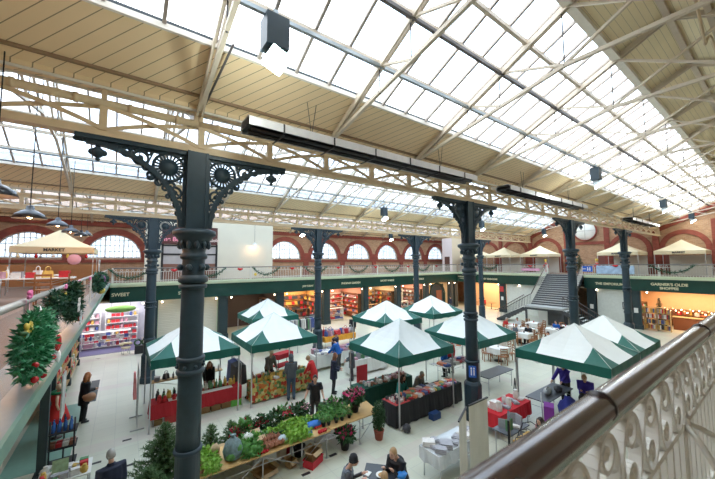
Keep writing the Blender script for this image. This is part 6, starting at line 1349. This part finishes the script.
    if hat:
        hk,hmat=hat; g=MB()
        if hk=='beanie': g.lathe([(.098,-.01),(.104,.02),(.10,.07),(.075,.12),(.03,.145),(.0,.148)],c=head+V((0,.012,.015)),n=14); g.lathe([(.1,-.02),(.108,-.015),(.108,.025),(.1,.03)],c=head+V((0,.012,.01)),n=14)
        elif hk=='cap': g.lathe([(.094,.0),(.095,.05),(.07,.095),(.0,.11)],c=head+V((0,.01,.03)),n=14); g.prism([(-.06,-.16),(.06,-.16),(.085,-.06),(-.085,-.06)],2,head.z+.035,head.z+.045)
        elif hk=='hood': g.ball(head+V((0,.03,.01)),(.105,.115,.135),12,8); g.tube([nck+V((0,.05,-.02)),head+V((0,.06,-.06))],[.09,.1],10)
        g.build({'beanie':'beanie','cap':'cap','hood':'hood'}[hk],hmat,t)
    return t
cl=lambda n,c,r=.75:M(n,c,r,var=.15,bump=.2,scale=12)
k_black=cl('wool_black',(.015,.016,.02)); k_grey=cl('grey_jacket',(.075,.085,.095)); k_red=cl('red_coat',(.55,.02,.02)); k_navy=cl('navy_coat',(.015,.02,.045)); k_blue=cl('blue_jacket',(.01,.11,.42)); k_purple=cl('purple_fleece',(.05,.03,.32)); k_jean=cl('denim',(.05,.08,.12)); k_teal=cl('teal_top',(.02,.28,.26)); k_pink=cl('pink_top',(.62,.24,.24)); k_check=cl('grey_check',(.2,.2,.19)); k_slate=cl('slate_vest',(.13,.15,.18)); k_magenta=cl('magenta_coat',(.65,.02,.2)); k_white=cl('white_shirt',(.6,.62,.62))
h_br=M('hair_auburn',(.20,.07,.03),.5); h_dk=M('hair_dark',(.03,.018,.012),.5); h_gr=M('hair_grey',(.42,.40,.37),.6); h_bl=M('hair_blonde',(.40,.25,.12),.5); h_red=M('hair_ginger',(.45,.16,.05),.5)
P_=[]
person('woman with long brown hair in black, standing behind the red-clothed table',(3.05,14.75),0,1.6,lean=10,look=35,hl=(-.2,-.32,.95),hr=(.15,-.35,.95),top=k_black,hair=h_br,style='long')
person('stallholder in a pale cap and grey check jacket behind the fruit-patterned stall',(5.55,14.5),.1,1.7,lean=16,look=35,hl=(-.2,-.42,.92),hr=(.2,-.4,.92),top=k_check,hat=('cap',m_canv))
person('person in a dark grey hooded jacket and jeans seen from behind at the fruit-patterned stall',(5.85,12.72),PI-.15,1.78,top=k_grey,legs=k_jean,hat=('hood',k_grey),hl=(-.2,-.3,1.0),hr=(.25,-.2,1.0))
person('woman in a bright red coat bending at the right end of the fruit-patterned stall',(6.95,12.75),PI+.7,1.6,lean=22,look=40,hl=(-.25,-.42,.85),hr=(.2,-.45,.85),top=k_red,kind='coat',hair=h_bl)
person('woman with long brown hair in a long dark coat standing between the stalls',(7.6,12.2),.9,1.68,lean=3,look=15,top=k_navy,kind='coat',legs=k_black,hair=h_br,style='long',hl=(-.12,-.28,1.05),hr=(.15,-.28,1.05))
person('man in a black T-shirt standing behind the produce bench, reaching to a plant',(5.62,10.25),-.5,1.74,lean=9,look=30,hl=(-.38,-.38,.95),hr=(.3,-.38,1.0),top=k_black,kind='tee',hair=h_dk)
x,y=at(337,372); person('man in a bright blue jacket leaning over the clothes stall',(9.3,14.6),0.2,1.7,lean=24,look=40,hl=(-.2,-.5,.9),hr=(.25,-.5,.9),top=k_blue,hair=h_dk) if 0 else person('man in a bright blue jacket leaning over the clothes stall',(9.35,14.5),PI+.5,1.7,lean=22,look=40,hl=(-.2,-.5,.9),hr=(.25,-.5,.9),top=k_blue,hair=h_dk)
person('person in a red cap behind the clothes stall',(10.1,16.1),.2,1.6,lean=10,look=30,top=k_navy,hat=('cap',k_red))
person('woman in a grey coat standing by the white book stall',(9.15,13.0),PI+.9,1.6,lean=4,look=25,top=k_grey,kind='coat',hair=h_dk,hl=(-.15,-.3,1.0),hr=(.2,-.3,1.0))
person('stallholder with a red waistcoat and teal sleeves seated behind the black-draped table',(8.85,9.35),.1,1.6,'sit',lean=10,look=25,hl=(-.2,-.4,.82),hr=(.2,-.42,.82),top=k_teal,hair=h_dk,style='long',seat=.55)
person('older stallholder in grey seated right of the one in teal',(9.85,9.45),.1,1.65,'sit',lean=22,look=35,hl=(-.2,-.45,.82),hr=(.2,-.45,.82),top=k_check,hair=h_gr,seat=.5)
person('person in a royal blue jacket seen from behind next to the signed column',(13.1,10.6),PI+.2,1.68,top=k_blue,hair=h_dk,legs=k_black); person('person in a red jacket holding a white bag beside the signed column',(13.75,10.75),PI-.4,1.66,top=k_red,hair=h_br,style='bob',legs=k_black)
person('standing woman in a purple fleece bending over the dark grey folding table',(14.62,5.8),-1.45,1.62,lean=20,look=35,hl=(-.35,-.45,.95),hr=(.0,-.5,.95),top=k_purple,hair=h_gr,legs=k_black)
person('seated person in a purple fleece looking down beside the folding table',(14.25,4.95),-1.4,1.7,'sit',lean=14,look=45,hl=(-.12,-.3,.88),hr=(.12,-.3,.88),top=k_purple,hair=h_bl,legs=k_black,seat=.6,build_=1.15)
person('long haired woman in pink sitting among the displays beside the handrail',(9.75,4.45),-1.9,1.6,'sit',lean=8,look=30,top=k_pink,hair=h_dk,style='long',seat=.5)
xL,yL=at(352,468,1.05); person('diner in a black beanie and slate grey body warmer, eating at the dark table',(4.2,6.32),.9,1.68,'sit',lean=14,look=35,hl=(-.12,-.40,.84),hr=(.14,-.42,.84),top=k_slate,kind='vest',hat=('beanie',k_black),vox=.009)
person('diner in a black jacket with short fair hair, eating at the dark table',(5.55,5.88),-1.35,1.76,'sit',lean=20,look=35,hl=(-.12,-.46,.88),hr=(.1,-.44,.9),top=k_black,hair=h_bl,vox=.009)
person('diner seen only by the top of their fair hair at the bottom edge',(4.55,5.28),PI-.5,1.6,'sit',lean=6,look=20,top=k_check,hair=h_bl)
xg,yg=at(107,458,1.6); person('grey haired person in a dark hooded coat walking below the gallery edge',(-.02,8.75),PI+.3,1.68,'walk',lean=6,look=15,top=k_navy,kind='coat',hair=h_gr,legs=k_black,build_=1.15)
t=person('ginger haired woman in a black coat standing by the left shop fronts',(-.95,15.45),1.9,1.68,'stand',lean=4,look=10,top=k_black,kind='coat',hair=h_red,style='long',legs=k_black,hl=(-.05,-.3,1.1),hr=(.12,-.3,1.05))
o=blob('shoulder_bag','tan shoulder bag carried by the ginger haired woman','bag',(-.78,15.12,.82),(.2,.12,.13),M('tan_leather',(.42,.22,.12),.5),seed=30)
m_holdbag=blob('carrier_bag','white carrier bag held by the person in red beside the signed column','bag',(13.5,10.4,.45),(.13,.08,.2),m_white,seed=31)
# tearoom guests
TG=[((19.0,12.05),0,k_navy,h_dk,'seated guest in navy at the nearest tearoom table'),((19.55,11.3),-PI/2,k_check,h_gr,'seated grey haired guest at the nearest tearoom table'),((20.6,13.65),0,k_black,h_br,'seated guest in black at the second tearoom table'),((21.0,8.7),PI,k_magenta,h_bl,'guest in a bright magenta coat at the rightmost tearoom table'),((21.75,9.4),-PI/2,k_black,h_dk,'dark haired guest in black at the rightmost tearoom table'),((22.6,12.1),0,k_slate,h_bl,'seated guest in slate grey at the third tearoom table'),((23.3,11.4),-PI/2,k_black,h_dk,'seated guest in black at the third tearoom table'),((24.6,13.9),0,k_red,h_gr,'seated guest in red at the fourth tearoom table'),((25.35,13.2),-PI/2,k_white,h_dk,'seated guest in white at the fourth tearoom table'),((25.6,10.1),PI,k_black,h_br,'seated guest in black at the fifth tearoom table'),((26.3,10.8),-PI/2,k_blue,h_dk,'seated guest in blue at the fifth tearoom table')]
for (p,r_,m,hm,l) in TG: person(l,p,r_,1.66,'sit',lean=10,look=25,hl=(-.2,-.38,.8),hr=(.2,-.38,.8),top=m,hair=hm,vox=.018)
person('seated person in red inside the orange-lit tearoom',(36.1,22.9),-PI/2,1.7,'sit',lean=8,top=k_red,hair=h_dk,vox=.02); person('dark figure standing inside the beige shelf-lined shop',(22.9,28.4),0,1.7,top=k_black,hair=h_dk,vox=.02); person('shopkeeper in black inside the orange-lit bag shop',(12.6,28.5),.3,1.7,top=k_black,hair=h_br,vox=.02); person('shopper in grey browsing outside the bag shop',(12.9,24.0),PI,1.7,top=k_grey,hair=h_dk,vox=.02); person('shopper in black browsing beside the orange-yellow stall',(14.0,19.8),PI-.6,1.7,top=k_black,hair=h_dk,vox=.02); person('shopper in navy near the corner shop front',(31.0,24.0),PI,1.7,top=k_navy,hair=h_dk,vox=.02)
# stools under the seated stallholders and diners
def stool(label,x,y,h=.46,rz=0):
    t=thing('stool',label,'stool',(x,y,0),rz); MB().lathe([(0,h-.04),(.17,h-.04),(.17,h),(0,h)],n=14).build('seat',m_darkmetal,t)
    for a in range(4): MB().tube([(.12*math.cos(a*PI/2+.8),.12*math.sin(a*PI/2+.8),h-.04),(.17*math.cos(a*PI/2+.8),.17*math.sin(a*PI/2+.8),0)],.012,5).build('leg',m_alu,t)
stool('stool under the stallholder with teal sleeves',8.85,9.35,.5); stool('stool under the older stallholder in grey',9.85,9.45,.46); stool('stool under the seated person in purple',14.25,4.95,.55); stool('stool under the woman in pink',9.75,4.45,.46); stool('stool under the guest in red in the tearoom',36.1,22.9,.42)
stool('stool under the diner in the black beanie',4.2,6.32,.42); stool('stool under the diner in the black jacket',5.55,5.88,.44); stool('stool under the diner at the bottom edge',4.55,5.28,.42)
bpy.context.view_layer.update(); dg=bpy.context.evaluated_depsgraph_get()
for o in PEND:
    me=bpy.data.meshes.new_from_object(o.evaluated_get(dg)); o.modifiers.clear(); o.data=me
# ---- lettering to mesh, world and camera come last
dg=bpy.context.evaluated_depsgraph_get()
for o in [o for o in col.objects if o.type=='FONT']:
    if not o.data.body: bpy.data.objects.remove(o); continue
    me=bpy.data.meshes.new_from_object(o.evaluated_get(dg)); n=bpy.data.objects.new('lettering',me); col.objects.link(n); n.parent=o.parent; n.location=o.location; n.rotation_euler=o.rotation_euler; n.scale=o.scale; bpy.data.objects.remove(o)
